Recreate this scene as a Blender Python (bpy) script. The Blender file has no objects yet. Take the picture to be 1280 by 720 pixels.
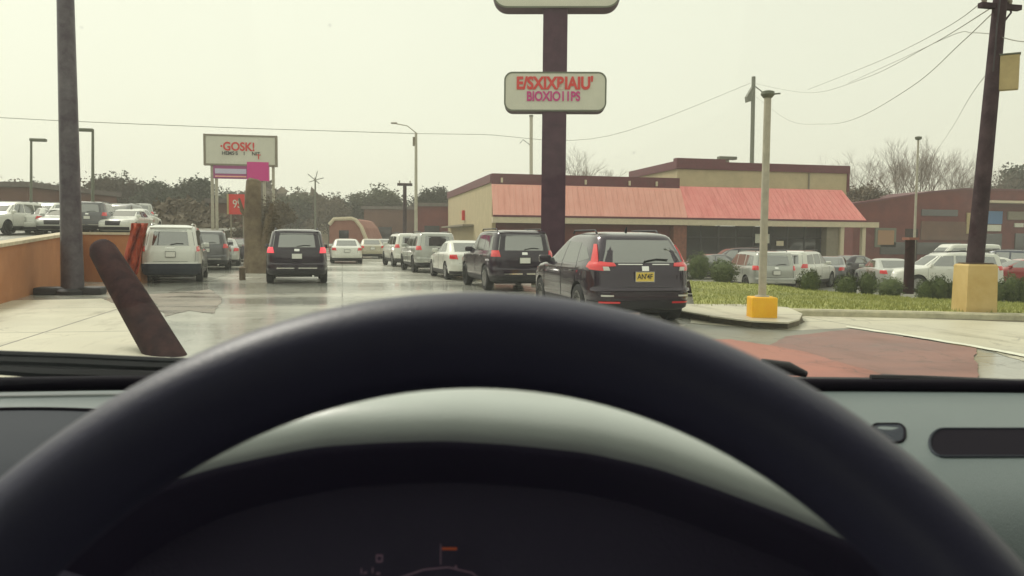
import bpy, bmesh, math, random
from mathutils import Vector, Matrix
random.seed(7)
S = bpy.context.scene
COL = S.collection
R = math.radians
# ------------------------------------------------------------------ camera
FOC = 1000.0; YAW = R(12); PIT = math.atan(.061); ROLL = R(.5); CAMH = 1.5
Fh = Vector((math.sin(YAW), math.cos(YAW), 0))
Fw = (Fh*math.cos(PIT) + Vector((0, 0, -math.sin(PIT)))).normalized()
R0 = Vector((math.cos(YAW), -math.sin(YAW), 0)); U0 = R0.cross(Fw)
Uc = U0*math.cos(ROLL) - R0*math.sin(ROLL); Rc = R0*math.cos(ROLL) + U0*math.sin(ROLL)
CAM = Vector((0, 0, CAMH))
def ray(px, py): return Fw + Rc*((px-640)/FOC) + Uc*((360-py)/FOC)
def at(px, py, D): return CAM + ray(px, py)*D
def gnd(px, py, z=0.0):
    r = ray(px, py); return CAM + r*((z-CAMH)/r.z)
def onY(px, py, Y):
    r = ray(px, py); return CAM + r*(Y/r.y)
cd = bpy.data.cameras.new('camera'); cam = bpy.data.objects.new('camera', cd); COL.objects.link(cam)
cam.matrix_world = Matrix(((Rc.x, Uc.x, -Fw.x, 0), (Rc.y, Uc.y, -Fw.y, 0), (Rc.z, Uc.z, -Fw.z, CAMH), (0, 0, 0, 1)))
cd.sensor_width = 36; cd.lens = 36*FOC/1280; cd.clip_start = .02; cd.clip_end = 6000
cd.dof.use_dof = True; cd.dof.focus_distance = 14; cd.dof.aperture_fstop = 14
S.camera = cam
# ------------------------------------------------------------------ materials
MATS = {}
def mat(name, col, rough=.6, metal=0, var=.0, scale=4, coat=0, bump=0, bscale=60, spec=.5, emit=None, es=1, ior=None, col2=None, coords='Object'):
    if name in MATS: return MATS[name]
    m = bpy.data.materials.new(name); m.use_nodes = True; nt = m.node_tree; N = nt.nodes; L = nt.links
    b = N['Principled BSDF']
    b.inputs['Base Color'].default_value = (*col, 1); b.inputs['Roughness'].default_value = rough
    b.inputs['Metallic'].default_value = metal; b.inputs['Coat Weight'].default_value = coat
    b.inputs['Coat Roughness'].default_value = .04; b.inputs['Specular IOR Level'].default_value = spec
    if ior: b.inputs['IOR'].default_value = ior
    tc = N.new('ShaderNodeTexCoord')
    if var or col2:
        n = N.new('ShaderNodeTexNoise'); n.inputs['Scale'].default_value = scale; n.inputs['Detail'].default_value = 6
        n.inputs['Roughness'].default_value = .65
        L.new(tc.outputs[coords], n.inputs['Vector'])
        r = N.new('ShaderNodeValToRGB'); L.new(n.outputs['Fac'], r.inputs['Fac'])
        a = col; c = col2 or tuple(min(1, x*(1+var)) for x in col)
        if not col2: a = tuple(x*(1-var) for x in col)
        r.color_ramp.elements[0].position = .35; r.color_ramp.elements[1].position = .65
        r.color_ramp.elements[0].color = (*a, 1); r.color_ramp.elements[1].color = (*c, 1)
        L.new(r.outputs['Color'], b.inputs['Base Color'])
    if bump:
        n2 = N.new('ShaderNodeTexNoise'); n2.inputs['Scale'].default_value = bscale; n2.inputs['Detail'].default_value = 4
        L.new(tc.outputs[coords], n2.inputs['Vector'])
        bp = N.new('ShaderNodeBump'); bp.inputs['Strength'].default_value = bump; bp.inputs['Distance'].default_value = .01
        L.new(n2.outputs['Fac'], bp.inputs['Height']); L.new(bp.outputs['Normal'], b.inputs['Normal'])
    if emit:
        b.inputs['Emission Color'].default_value = (*emit, 1); b.inputs['Emission Strength'].default_value = es
    MATS[name] = m
    return m
def wet(name, c1, c2, r1, r2, scale=.25, crack=False, fine=3.0, fis=.4):
    """paving with damp patches: roughness and colour vary together"""
    m = bpy.data.materials.new(name); m.use_nodes = True; nt = m.node_tree; N = nt.nodes; L = nt.links
    b = N['Principled BSDF']; tc = N.new('ShaderNodeTexCoord')
    n = N.new('ShaderNodeTexNoise'); n.inputs['Scale'].default_value = scale; n.inputs['Detail'].default_value = 7; n.inputs['Roughness'].default_value = .6
    mp = N.new('ShaderNodeMapping'); mp.inputs['Scale'].default_value = (.35, 1, 1)
    L.new(tc.outputs['Object'], mp.inputs['Vector']); L.new(mp.outputs['Vector'], n.inputs['Vector'])
    n3 = N.new('ShaderNodeTexNoise'); n3.inputs['Scale'].default_value = fine*12; n3.inputs['Detail'].default_value = 3
    L.new(tc.outputs['Object'], n3.inputs['Vector'])
    r = N.new('ShaderNodeValToRGB'); L.new(n.outputs['Fac'], r.inputs['Fac'])
    r.color_ramp.elements[0].position = .38; r.color_ramp.elements[1].position = .62
    r.color_ramp.elements[0].color = (*c1, 1); r.color_ramp.elements[1].color = (*c2, 1)
    mx = N.new('ShaderNodeMixRGB'); mx.blend_type = 'MULTIPLY'; mx.inputs[0].default_value = .45
    r3 = N.new('ShaderNodeValToRGB'); L.new(n3.outputs['Fac'], r3.inputs['Fac'])
    r3.color_ramp.elements[0].color = (.55, .55, .55, 1); r3.color_ramp.elements[1].color = (1, 1, 1, 1)
    L.new(r.outputs['Color'], mx.inputs[1]); L.new(r3.outputs['Color'], mx.inputs[2])
    out = mx.outputs['Color']
    if crack:
        # expansion joints of the concrete slabs
        sx = N.new('ShaderNodeSeparateXYZ'); L.new(tc.outputs['Object'], sx.inputs[0])
        fac = None
        for ax in ('X', 'Y'):
            d = N.new('ShaderNodeMath'); d.operation = 'PINGPONG'; d.inputs[1].default_value = 2.25; L.new(sx.outputs[ax], d.inputs[0])
            lt = N.new('ShaderNodeMath'); lt.operation = 'LESS_THAN'; lt.inputs[1].default_value = .018; L.new(d.outputs[0], lt.inputs[0])
            if fac is None: fac = lt
            else:
                a = N.new('ShaderNodeMath'); a.operation = 'MAXIMUM'; L.new(fac.outputs[0], a.inputs[0]); L.new(lt.outputs[0], a.inputs[1]); fac = a
        mj = N.new('ShaderNodeMixRGB'); L.new(fac.outputs[0], mj.inputs[0]); L.new(out, mj.inputs[1]); mj.inputs[2].default_value = (.10, .09, .07, 1)
        out = mj.outputs['Color']
    if fis:
        wv = N.new('ShaderNodeTexVoronoi'); wv.feature = 'DISTANCE_TO_EDGE'; wv.inputs['Scale'].default_value = .33
        dn = N.new('ShaderNodeTexNoise'); dn.inputs['Scale'].default_value = 1.3; dn.inputs['Detail'].default_value = 5; L.new(tc.outputs['Object'], dn.inputs['Vector'])
        av = N.new('ShaderNodeVectorMath'); av.operation = 'ADD'; L.new(tc.outputs['Object'], av.inputs[0]); L.new(dn.outputs['Color'], av.inputs[1]); L.new(av.outputs[0], wv.inputs['Vector'])
        lc = N.new('ShaderNodeMath'); lc.operation = 'LESS_THAN'; lc.inputs[1].default_value = .0035; L.new(wv.outputs['Distance'], lc.inputs[0])
        lf = N.new('ShaderNodeMath'); lf.operation = 'MULTIPLY'; lf.inputs[1].default_value = fis; L.new(lc.outputs[0], lf.inputs[0])
        mc = N.new('ShaderNodeMixRGB'); L.new(lf.outputs[0], mc.inputs[0]); L.new(out, mc.inputs[1]); mc.inputs[2].default_value = (.06, .05, .04, 1); out = mc.outputs['Color']
        # oil and tyre stains
        st = N.new('ShaderNodeTexNoise'); st.inputs['Scale'].default_value = .9; st.inputs['Detail'].default_value = 8; st.inputs['Roughness'].default_value = .7
        sm = N.new('ShaderNodeMapping'); sm.inputs['Scale'].default_value = (1.6, .45, 1); L.new(tc.outputs['Object'], sm.inputs['Vector']); L.new(sm.outputs['Vector'], st.inputs['Vector'])
        sr_ = N.new('ShaderNodeValToRGB'); sr_.color_ramp.elements[0].position = .54; sr_.color_ramp.elements[1].position = .70
        sr_.color_ramp.elements[0].color = (1, 1, 1, 1); sr_.color_ramp.elements[1].color = (.50, .47, .43, 1); L.new(st.outputs['Fac'], sr_.inputs['Fac'])
        ms_ = N.new('ShaderNodeMixRGB'); ms_.blend_type = 'MULTIPLY'; ms_.inputs[0].default_value = .8; L.new(out, ms_.inputs[1]); L.new(sr_.outputs['Color'], ms_.inputs[2]); out = ms_.outputs['Color']
    L.new(out, b.inputs['Base Color'])
    mr = N.new('ShaderNodeMapRange'); L.new(n.outputs['Fac'], mr.inputs['Value']); mr.inputs['From Min'].default_value = .35; mr.inputs['From Max'].default_value = .65
    mr.inputs['To Min'].default_value = r1; mr.inputs['To Max'].default_value = r2; L.new(mr.outputs[0], b.inputs['Roughness'])
    bp = N.new('ShaderNodeBump'); bp.inputs['Strength'].default_value = .12; bp.inputs['Distance'].default_value = .004
    L.new(n3.outputs['Fac'], bp.inputs['Height']); L.new(bp.outputs['Normal'], b.inputs['Normal'])
    MATS[name] = m; return m
M_conc = wet('damp_pale_paving', (.33, .335, .30), (.52, .51, .44), .09, .30, .22, True)
M_lane = wet('pale_concrete', (.52, .49, .38), (.64, .60, .46), .35, .6, .3, True)
M_asph = wet('worn_grey_asphalt', (.16, .16, .13), (.25, .24, .19), .3, .55, .5)
M_red = wet('red_tinted_asphalt', (.22, .10, .085), (.33, .17, .14), .4, .65, .6)
M_redl = wet('faded_red_paint', (.36, .12, .09), (.42, .17, .13), .4, .6, 1.2)
M_dirt = mat('dry_earth', (.10, .085, .055), .95, col2=(.15, .14, .07), scale=.3)
M_mulch = mat('mulch', (.05, .03, .02), .95, col2=(.12, .08, .04), scale=6)
M_grass = mat('lawn', (.20, .22, .06), .95, col2=(.34, .34, .10), scale=1.2)
M_blade = mat('grass_blade', (.22, .25, .06), .8, col2=(.40, .40, .12), scale=2.0)
M_kerb = mat('kerb_concrete', (.42, .39, .27), .7, var=.18, scale=5)
M_gutter = mat('gutter', (.13, .11, .07), .7, var=.2, scale=5)
M_white = mat('white_line_paint', (.72, .72, .6), .6, var=.12, scale=9)
M_orange = mat('orange_render', (.40, .16, .065), .85, col2=(.50, .22, .095), scale=.8, bump=.3, bscale=30)
M_cap = mat('wall_cap', (.58, .50, .36), .8, var=.15)
M_steel = mat('weathered_dark_steel', (.06, .045, .062), .35, metal=.35, col2=(.13, .115, .13), scale=3)
M_dark = mat('dark_rubber', (.022, .02, .024), .6)
M_darkbrown = mat('mottled_dark_brown', (.018, .007, .010), .8, spec=.1, col2=(.048, .020, .020), scale=5)
M_signpole = mat('sign_pole_purple', (.048, .014, .036), .55, spec=.2, col2=(.080, .032, .056), scale=2.5, bump=.2, bscale=15)
M_signface = mat('sign_face_white', (.62, .61, .52), .35, var=.04, scale=2)
M_signrim = mat('sign_rim_green_grey', (.13, .14, .10), .45)
M_lred = mat('letter_red', (.65, .035, .03), .4)
M_lmag = mat('letter_magenta', (.55, .03, .22), .4)
M_lblk = mat('letter_black', (.04, .04, .04), .5)
M_mag = mat('magenta_board', (.62, .012, .24), .45)
M_purp = mat('purple_board', (.34, .055, .22), .45)
M_lilac = mat('lilac_strip', (.55, .52, .68), .4)
M_coral = mat('coral_metal_roof', (.86, .38, .32), .5, col2=(.92, .44, .37), scale=.9)
M_coral2 = mat('pink_metal_roof', (.84, .25, .25), .5, col2=(.90, .31, .30), scale=.9)
def stained(name, c1, c2, c3):
    m = mat(name, c1, .5, col2=c2, scale=.9); nt = m.node_tree; N = nt.nodes; L = nt.links; b = N['Principled BSDF']; src = b.inputs['Base Color'].links[0].from_socket
    tc = N.new('ShaderNodeTexCoord'); mp = N.new('ShaderNodeMapping'); mp.inputs['Scale'].default_value = (2.2, .3, .22); L.new(tc.outputs['Object'], mp.inputs['Vector'])
    n = N.new('ShaderNodeTexNoise'); n.inputs['Scale'].default_value = 1.6; n.inputs['Detail'].default_value = 6; n.inputs['Roughness'].default_value = .7; L.new(mp.outputs[0], n.inputs['Vector'])
    cr = N.new('ShaderNodeValToRGB'); cr.color_ramp.elements[0].position = .5; cr.color_ramp.elements[1].position = .75; cr.color_ramp.elements[0].color = (0, 0, 0, 1); cr.color_ramp.elements[1].color = (.75, .75, .75, 1); L.new(n.outputs['Fac'], cr.inputs['Fac'])
    mx = N.new('ShaderNodeMixRGB'); L.new(cr.outputs[0], mx.inputs[0]); L.new(src, mx.inputs[1]); mx.inputs[2].default_value = (*c3, 1); L.new(mx.outputs[0], b.inputs['Base Color']); return m
M_coral = stained('coral_metal', (.88, .40, .33), (.94, .47, .40), (.66, .24, .19)); M_coral2 = stained('pink_metal', (.86, .27, .26), (.92, .34, .32), (.62, .15, .14))
M_maroon = mat('maroon_fascia', (.115, .015, .028), .5, var=.15)
M_mbrick = mat('maroon_wall', (.105, .010, .013), .85, col2=(.16, .026, .022), scale=.5)
M_beige = mat('beige_render', (.48, .40, .25), .85, var=.08, scale=1.2)
M_cream = mat('cream_trim', (.60, .52, .38), .6, var=.06)
M_greyb = mat('grey_beige_wall', (.24, .21, .16), .8, var=.1)
M_pierb = mat('brick_pier', (.22, .08, .055), .85, var=.2, scale=5)
M_glassd = mat('shop_glass', (.012, .012, .02), .06, spec=.8, ior=1.6)
M_wood = mat('weathered_pole_wood', (.030, .016, .022), .85, spec=.2, col2=(.065, .040, .048), scale=3, bump=.4, bscale=20)
M_conpole = mat('pale_painted_pole', (.42, .39, .31), .6, var=.12, scale=6)
M_yellow = mat('yellow_paint', (.90, .50, .012), .55, col2=(.86, .42, .01), scale=5, bump=.3, bscale=12)
M_tan = mat('tan_painted_concrete', (.52, .36, .13), .8, col2=(.60, .44, .19), scale=2.2, bump=.3, bscale=18)
M_box = mat('tan_cabinet', (.42, .33, .16), .6, var=.1)
M_wire = mat('cable', (.26, .26, .22), .6)
M_trunk = mat('bark', (.075, .055, .045), .95, var=.3, scale=4)
M_twig = mat('pale_twigs', (.17, .13, .10), .95, var=.25, scale=3)
M_stub = mat('pale_bark', (.22, .17, .11), .95, col2=(.11, .075, .05), scale=2, bump=.6, bscale=14)
M_leaf1 = mat('olive_foliage', (.045, .05, .025), .9, col2=(.10, .105, .055), scale=1.5)
M_leaf2 = mat('brown_foliage', (.075, .055, .035), .9, col2=(.14, .11, .07), scale=1.5)
M_leaf3 = mat('dark_foliage', (.035, .045, .03), .9, col2=(.075, .085, .05), scale=1.5)
M_bush = mat('shrub_leaves', (.04, .060, .018), .85, col2=(.11, .14, .045), scale=6)
M_hill = mat('dry_grass_mound', (.13, .105, .08), .95, bump=1, bscale=1.5, col2=(.19, .155, .11), scale=.5)
M_redcloth = mat('orange_red_sheet', (.44, .075, .03), .85, col2=(.26, .04, .022), scale=5, spec=.2, bump=.4, bscale=25)
M_brownb = mat('brown_building', (.12, .06, .045), .9, col2=(.17, .09, .065), scale=.4)
M_roofg = mat('flat_roof', (.14, .12, .11), .9, var=.15)
M_pbrick = mat('pale_red_brick', (.26, .10, .075), .9, col2=(.34, .16, .12), scale=.6)
M_blue = mat('blue_panel', (.06, .17, .36), .5)
M_amber = mat('amber_panel', (.34, .18, .09), .5)
# vehicle
M_tyre = mat('tyre', (.018, .017, .019), .85)
M_rim = mat('alloy', (.45, .45, .44), .3, metal=.8)
M_trim = mat('black_trim', (.018, .016, .022), .55)
M_cglass = mat('car_glass', (.05, .058, .052), .05, spec=.5, ior=3.1)
M_tail = mat('tail_lens', (.72, .02, .03), .15, coat=1)
M_taillit = mat('tail_lens_lit', (.75, .03, .05), .2, emit=(1, .1, .13), es=.55)
M_clear = mat('clear_lens', (.6, .6, .56), .12, coat=1)
M_chrome = mat('chrome', (.75, .75, .72), .15, metal=1)
M_plate = mat('yellow_plate', (.80, .60, .13), .4)
M_platew = mat('white_plate', (.75, .75, .7), .4)
def paint(name, c, metal=.2): return mat('paint_'+name, c, .28, metal=metal, coat=1, var=.04, scale=.6)
P_cross = mat('paint_dark_metallic', (.024, .012, .028), .2, metal=.35, coat=1, spec=.3)
P_black = mat('paint_black', (.016, .006, .020), .3, coat=1, spec=.2); P_silver = paint('silver', (.42, .43, .40), .35); P_white = paint('white', (.70, .70, .64), 0)
P_grey = paint('grey', (.10, .10, .11)); P_dblue = paint('dark_blue', (.015, .02, .05)); P_red = paint('red', (.30, .012, .015)); P_gold = paint('champagne', (.42, .38, .28), .3)
# own car interior
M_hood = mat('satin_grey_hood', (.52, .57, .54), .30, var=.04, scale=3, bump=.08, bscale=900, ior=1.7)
M_dash = mat('grey_dash_plastic', (.15, .185, .19), .38, var=.05, scale=3, bump=.25, bscale=900, spec=.5)
M_dashd = mat('dark_dash_plastic', (.032, .038, .052), .75, spec=.25, bump=.2, bscale=900)
M_wheel = mat('black_leather_rim', (.062, .062, .105), .42, bump=.08, bscale=700, spec=.45)
M_cab = mat('dark_cabin_trim', (.095, .085, .135), .8, bump=.2, bscale=400)
M_slot = mat('vent_black', (.012, .010, .016), .8, spec=.08)
M_tick = mat('gauge_tick', (.34, .27, .32), .5, emit=(.8, .35, .55), es=.02)
M_needle = mat('gauge_needle', (.7, .15, .05), .5, emit=(.9, .2, .08), es=.05)
def glass_pane(name, dust=.010, refl=1.0):
    m = bpy.data.materials.new(name); m.use_nodes = True; nt = m.node_tree; N = nt.nodes; L = nt.links
    for n in list(N): N.remove(n)
    o = N.new('ShaderNodeOutputMaterial'); tr = N.new('ShaderNodeBsdfTransparent'); tr.inputs[0].default_value = (.97, .98, .96, 1)
    gl = N.new('ShaderNodeBsdfGlossy'); gl.inputs['Roughness'].default_value = .02
    lw = N.new('ShaderNodeLayerWeight'); lw.inputs['Blend'].default_value = .5
    pw = N.new('ShaderNodeMath'); pw.operation = 'POWER'; pw.inputs[1].default_value = 5; L.new(lw.outputs['Facing'], pw.inputs[0])
    fr = N.new('ShaderNodeMath'); fr.operation = 'MULTIPLY_ADD'; fr.inputs[1].default_value = .9; fr.inputs[2].default_value = .028; L.new(pw.outputs[0], fr.inputs[0])
    mx = N.new('ShaderNodeMixShader'); L.new(fr.outputs[0], mx.inputs[0]); L.new(tr.outputs[0], mx.inputs[1]); L.new(gl.outputs[0], mx.inputs[2])
    df = N.new('ShaderNodeBsdfDiffuse'); df.inputs[0].default_value = (.8, .8, .75, 1)
    tc = N.new('ShaderNodeTexCoord'); v = N.new('ShaderNodeTexVoronoi'); v.inputs['Scale'].default_value = 26; v.inputs['Randomness'].default_value = 1
    L.new(tc.outputs['Object'], v.inputs['Vector'])
    lt = N.new('ShaderNodeMath'); lt.operation = 'LESS_THAN'; lt.inputs[1].default_value = .035; L.new(v.outputs['Distance'], lt.inputs[0])
    nz = N.new('ShaderNodeTexNoise'); nz.inputs['Scale'].default_value = 3; nz.inputs['Detail'].default_value = 5; L.new(tc.outputs['Object'], nz.inputs['Vector'])
    mu = N.new('ShaderNodeMath'); mu.operation = 'MULTIPLY'; mu.inputs[1].default_value = dust*1.6; L.new(nz.outputs['Fac'], mu.inputs[0])
    ms = N.new('ShaderNodeMath'); ms.operation = 'MULTIPLY'; ms.inputs[1].default_value = .12; L.new(lt.outputs[0], ms.inputs[0])
    ad = N.new('ShaderNodeMath'); ad.operation = 'ADD'; L.new(mu.outputs[0], ad.inputs[0]); L.new(ms.outputs[0], ad.inputs[1])
    m2 = N.new('ShaderNodeMixShader'); L.new(ad.outputs[0], m2.inputs[0]); L.new(mx.outputs[0], m2.inputs[1]); L.new(df.outputs[0], m2.inputs[2])
    L.new(m2.outputs[0], o.inputs['Surface']); return m
M_screen = glass_pane('dusty_windscreen_glass')
# ------------------------------------------------------------------ helpers
def lerp(a, b, t): return a+(b-a)*t
def tag(o, label=None, cat=None, group=None, kind=None):
    if label: o['label'] = label
    if cat: o['category'] = cat
    if group: o['group'] = group
    if kind: o['kind'] = kind
    return o
def empty(name, loc=(0, 0, 0), rz=0, label=None, cat=None, group=None):
    o = bpy.data.objects.new(name, None); COL.objects.link(o); o.location = loc; o.rotation_euler.z = rz
    o.empty_display_size = .2
    return tag(o, label, cat, group)
class MB:
    def __init__(s): s.b = bmesh.new(); s.smooth = False
    def v(s, p): return s.b.verts.new(p)
    def face(s, pts, mi=0):
        f = s.b.faces.new([s.v(p) for p in pts]); f.material_index = mi; return f
    def box(s, x0, x1, y0, y1, z0, z1, bev=0, mtx=None):
        vs = [s.v((x, y, z)) for x in (x0, x1) for y in (y0, y1) for z in (z0, z1)]
        fs = [s.b.faces.new([vs[i] for i in q]) for q in ((0, 1, 3, 2), (4, 6, 7, 5), (0, 4, 5, 1), (2, 3, 7, 6), (0, 2, 6, 4), (1, 5, 7, 3))]
        if bev:
            es = list({e for f in fs for e in f.edges})
            r = bmesh.ops.bevel(s.b, geom=es, offset=bev, segments=3, affect='EDGES', profile=.5)
            if mtx: vs = list({v for v in r['verts']} | {v for v in vs if v.is_valid})
        if mtx: bmesh.ops.transform(s.b, matrix=mtx, verts=[v for v in vs if v.is_valid])
        return s
    def tube(s, pts, rs, seg=12, caps=True):
        pts = [Vector(p) for p in pts]
        if not hasattr(rs, '__len__'): rs = [rs]*len(pts)
        rings = []; prev = None
        for i, p in enumerate(pts):
            d = (pts[min(i+1, len(pts)-1)] - pts[max(i-1, 0)]).normalized()
            if prev is None:
                a = Vector((0, 0, 1)) if abs(d.z) < .9 else Vector((1, 0, 0)); u = d.cross(a).normalized()
            else: u = (prev - d*prev.dot(d)).normalized()
            prev = u; w = d.cross(u)
            rings.append([s.v(p + (u*math.cos(t) + w*math.sin(t))*rs[i]) for t in [2*math.pi*k/seg for k in range(seg)]])
        for a, b in zip(rings, rings[1:]):
            for k in range(seg): s.b.faces.new((a[k], a[(k+1) % seg], b[(k+1) % seg], b[k]))
        if caps and seg > 2: s.b.faces.new(rings[0][::-1]); s.b.faces.new(rings[-1])
        return s
    def loft(s, rings, closed=True, caps=True, mi=0):
        rv = [[s.v(p) for p in r] for r in rings]; n = len(rv[0])
        for a, b in zip(rv, rv[1:]):
            for k in range(n if closed else n-1):
                f = s.b.faces.new((a[k], a[(k+1) % n], b[(k+1) % n], b[k])); f.material_index = mi
        if caps: s.b.faces.new(rv[0][::-1]); s.b.faces.new(rv[-1])
        return s
    def prism(s, poly, d):
        """poly of 3-D points extruded by vector d"""
        d = Vector(d); a = [s.v(p) for p in poly]; b = [s.v(Vector(p)+d) for p in poly]; n = len(a)
        s.b.faces.new(a[::-1]); s.b.faces.new(b)
        for k in range(n): s.b.faces.new((a[k], a[(k+1) % n], b[(k+1) % n], b[k]))
        return s
    def lathe(s, prof, axis='X', c=(0, 0, 0), seg=32):
        """prof: (along, radius)"""
        c = Vector(c); rings = []
        for a, r in prof:
            ring = []
            for k in range(seg):
                t = 2*math.pi*k/seg; x, y = math.cos(t)*r, math.sin(t)*r
                ring.append(c + {'X': Vector((a, x, y)), 'Y': Vector((x, a, y)), 'Z': Vector((x, y, a))}[axis])
            rings.append(ring)
        return s.loft(rings)
    def build(s, name, m, parent=None, smooth=None, recalc=True):
        if recalc: bmesh.ops.recalc_face_normals(s.b, faces=s.b.faces)
        me = bpy.data.meshes.new(name); s.b.to_mesh(me); s.b.free()
        for x in (m if isinstance(m, (list, tuple)) else [m]): me.materials.append(x)
        if smooth:
            me.polygons.foreach_set('use_smooth', [True]*len(me.polygons)); me.set_sharp_from_angle(angle=R(smooth))
        o = bpy.data.objects.new(name, me); COL.objects.link(o)
        if parent: o.parent = parent
        return o
def copy_tree(o, parent=None):
    c = o.copy(); COL.objects.link(c); c.parent = parent
    for ch in list(o.children): copy_tree(ch, c)
    return c
def register(root): pass
def text_mesh(txt, size, m, name, parent, mtx, depth=.01, sx=1.0, bold=0.0, width=None):
    cu = bpy.data.curves.new('t', 'FONT'); cu.body = txt; cu.size = size; cu.extrude = depth; cu.align_x = 'CENTER'; cu.align_y = 'CENTER'; cu.offset = bold
    to = bpy.data.objects.new('t', cu); COL.objects.link(to)
    dg = bpy.context.evaluated_depsgraph_get(); me = bpy.data.meshes.new_from_object(to.evaluated_get(dg))
    bpy.data.objects.remove(to); me.materials.clear(); me.materials.append(m)
    if width: xs_ = [v.co.x for v in me.vertices]; sx = width/(max(xs_)-min(xs_))
    me.transform(mtx @ Matrix.Diagonal((sx, 1, 1, 1))); me.name = name
    o = bpy.data.objects.new(name, me); COL.objects.link(o); o.parent = parent; return o
FACE_Y = Matrix(((1, 0, 0, 0), (0, 0, -1, 0), (0, 1, 0, 0), (0, 0, 0, 1)))   # text read by someone looking along +Y
def struct(o): o['kind'] = 'structure'; return o
def gpoly(name, pts, z, m, thick=0, world=False):
    P = [Vector((p[0], p[1], z)) if world else gnd(p[0], p[1], z) for p in pts]
    b = MB()
    if thick: b.prism(P, (0, 0, -thick))
    else: b.face(P)
    return b.build(name, m)
# ------------------------------------------------------------------ setting: ground
struct(gpoly('ground', [(-1500, -300), (1500, -300), (1500, 2500), (-1500, 2500)], -.78, M_dirt, world=True))
rb = gnd(872, 408)
XR = rb.x + 1.2
b = MB(); b.prism([(-16.5, -30, 0), (60, -30, 0), (60, 12.0, 0), (XR+.1, 12.2, 0), (XR+.1, 18.5, 0), (XR-.4, 40, 0), (XR-1.0, 130, 0), (-60, 130, 0), (-60, 24.5, 0), (-16.5, 24.5, 0)], (0, 0, -.9))
struct(b.build('road', M_conc))
# lower car park beyond the lawn
struct(gpoly('parking_lot', [(XR+.2, 12.2), (140, 12.2), (140, 125), (XR+.2, 125)], -.68, M_asph, world=True))
# pale concrete apron, grey asphalt and red patch by pixel outline on the ground
def G(name, pts, z, m, thick=0):
    rg = random.Random(len(pts)+int(z*1e4)); W = [gnd(p[0], p[1], z) for p in pts]; out = []
    for a_, c_ in zip(W, W[1:]+W[:1]):
        L_ = (c_-a_).length; k_ = max(1, min(60, int(L_/.12))); n_ = Vector((-(c_-a_).y, (c_-a_).x, 0)).normalized(); w_ = 0
        for i_ in range(k_):
            w_ = w_*.7+rg.uniform(-.022, .022); out.append(a_.lerp(c_, i_/k_)+n_*(w_ if i_ and not thick else 0))
    return gpoly(name, [(p.x, p.y) for p in out], z, m, thick, world=True)
struct(G('concrete_apron', [(862, 404), (868, 386), (980, 396), (1120, 391), (1400, 399), (1500, 470), (1500, 520), (1222, 434), (1130, 420), (1060, 410), (990, 413)], .004, M_lane))
struct(G('grey_asphalt', [(820, 420), (860, 405), (992, 413), (1060, 410), (1130, 420), (1020, 470), (1230, 640), (700, 640), (700, 470)], .008, M_asph))
struct(G('red_asphalt', [(985, 420), (1062, 411), (1130, 421), (1220, 435), (1222, 640), (1500, 900), (900, 900), (940, 445)], .012, M_red))
struct(G('faded_red_stripe', [(880, 424), (915, 424), (1010, 440), (1110, 470), (1300, 640), (1000, 560)], .016, M_redl))
struct(G('painted_line', [(1058, 407.5), (1130, 417), (1220, 431.5), (1400, 466), (1400, 469.5), (1220, 434), (1130, 419.2), (1058, 409)], .020, M_white))
struct(G('pale_apron', [(-400, 384), (-80, 378), (126, 373), (178, 392), (206, 420), (222, 470), (-400, 520)], .005, M_lane))
struct(G('dark_patch', [(186, 368), (262, 362), (278, 372), (268, 392), (236, 388), (205, 396)], .006, wet('dark_brown_paving', (.13, .10, .075), (.28, .23, .18), .2, .5, 1.4)))  # irregular dark brown patch lying on the paving
# lawn bank: raised front edge, falling to the lower lot
b = MB()
fr = [gnd(x, y, .12) for x, y in ((868, 383), (960, 385), (1060, 387), (1160, 389), (1290, 392), (1420, 396))]
bk = [gnd(x, y, -.02) for x, y in ((862, 351), (960, 356), (1060, 367), (1160, 374), (1290, 380), (1420, 386))]
bk2 = [p + Vector((.3, 3.2, -.62)) for p in bk]
rows = [fr, [a.lerp(c, .5)+Vector((0, 0, .03)) for a, c in zip(fr, bk)], bk]
b.loft(rows, closed=False, caps=False); lawn = struct(b.build('lawn', M_grass, smooth=60))
b = MB(); b.loft([[p+Vector((0, 0, .0)) for p in bk], [p.lerp(q, .5)+Vector((0, 0, .05)) for p, q in zip(bk, bk2)], bk2], closed=False, caps=False); struct(b.build('mulch_bed', M_mulch, smooth=60))
# kerb in front of the lawn
b = MB(); k0 = [gnd(x, y+1.2, .13) for x, y in ((868, 383), (960, 385), (1060, 387), (1160, 389), (1290, 392), (1420, 396))]
sec = lambda p: [p+Vector((0, .30, -.0)), p+Vector((0, .04, 0)), p+Vector((0, 0, -.03)), p+Vector((0, -.02, -.13)), p+Vector((0, .3, -.13))]
b.loft([sec(p) for p in k0]); struct(b.build('kerb', M_kerb))
b = MB(); 
gl = [gnd(x, y, .009) for x, y in ((975, 388.5), (1060, 389.5), (1160, 391.5), (1290, 395), (1420, 399))]
gl2 = [gnd(x, y, .009) for x, y in ((975, 394), (1060, 395.5), (1160, 398), (1290, 403), (1420, 408))]
b.loft([gl, gl2], closed=False, caps=False); struct(b.build('gutter', M_gutter))
# rounded kerb island that carries the yellow block
isl = [(800, 378), (868, 380), (930, 380), (985, 384), (1003, 392), (999, 399), (985, 403), (940, 401), (890, 395), (850, 388), (800, 384)]
struct(G('island_kerb', isl, .115, M_gutter, thick=.13)); struct(G('traffic_island', isl, .14, M_lane, thick=.025))
low = [(800, 386), (850, 391), (890, 399), (940, 406), (987, 408), (1004, 403), (1004, 398), (985, 403), (940, 401), (890, 395), (850, 388), (800, 383)]
struct(G('island_gutter', low, .012, M_gutter))
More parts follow.
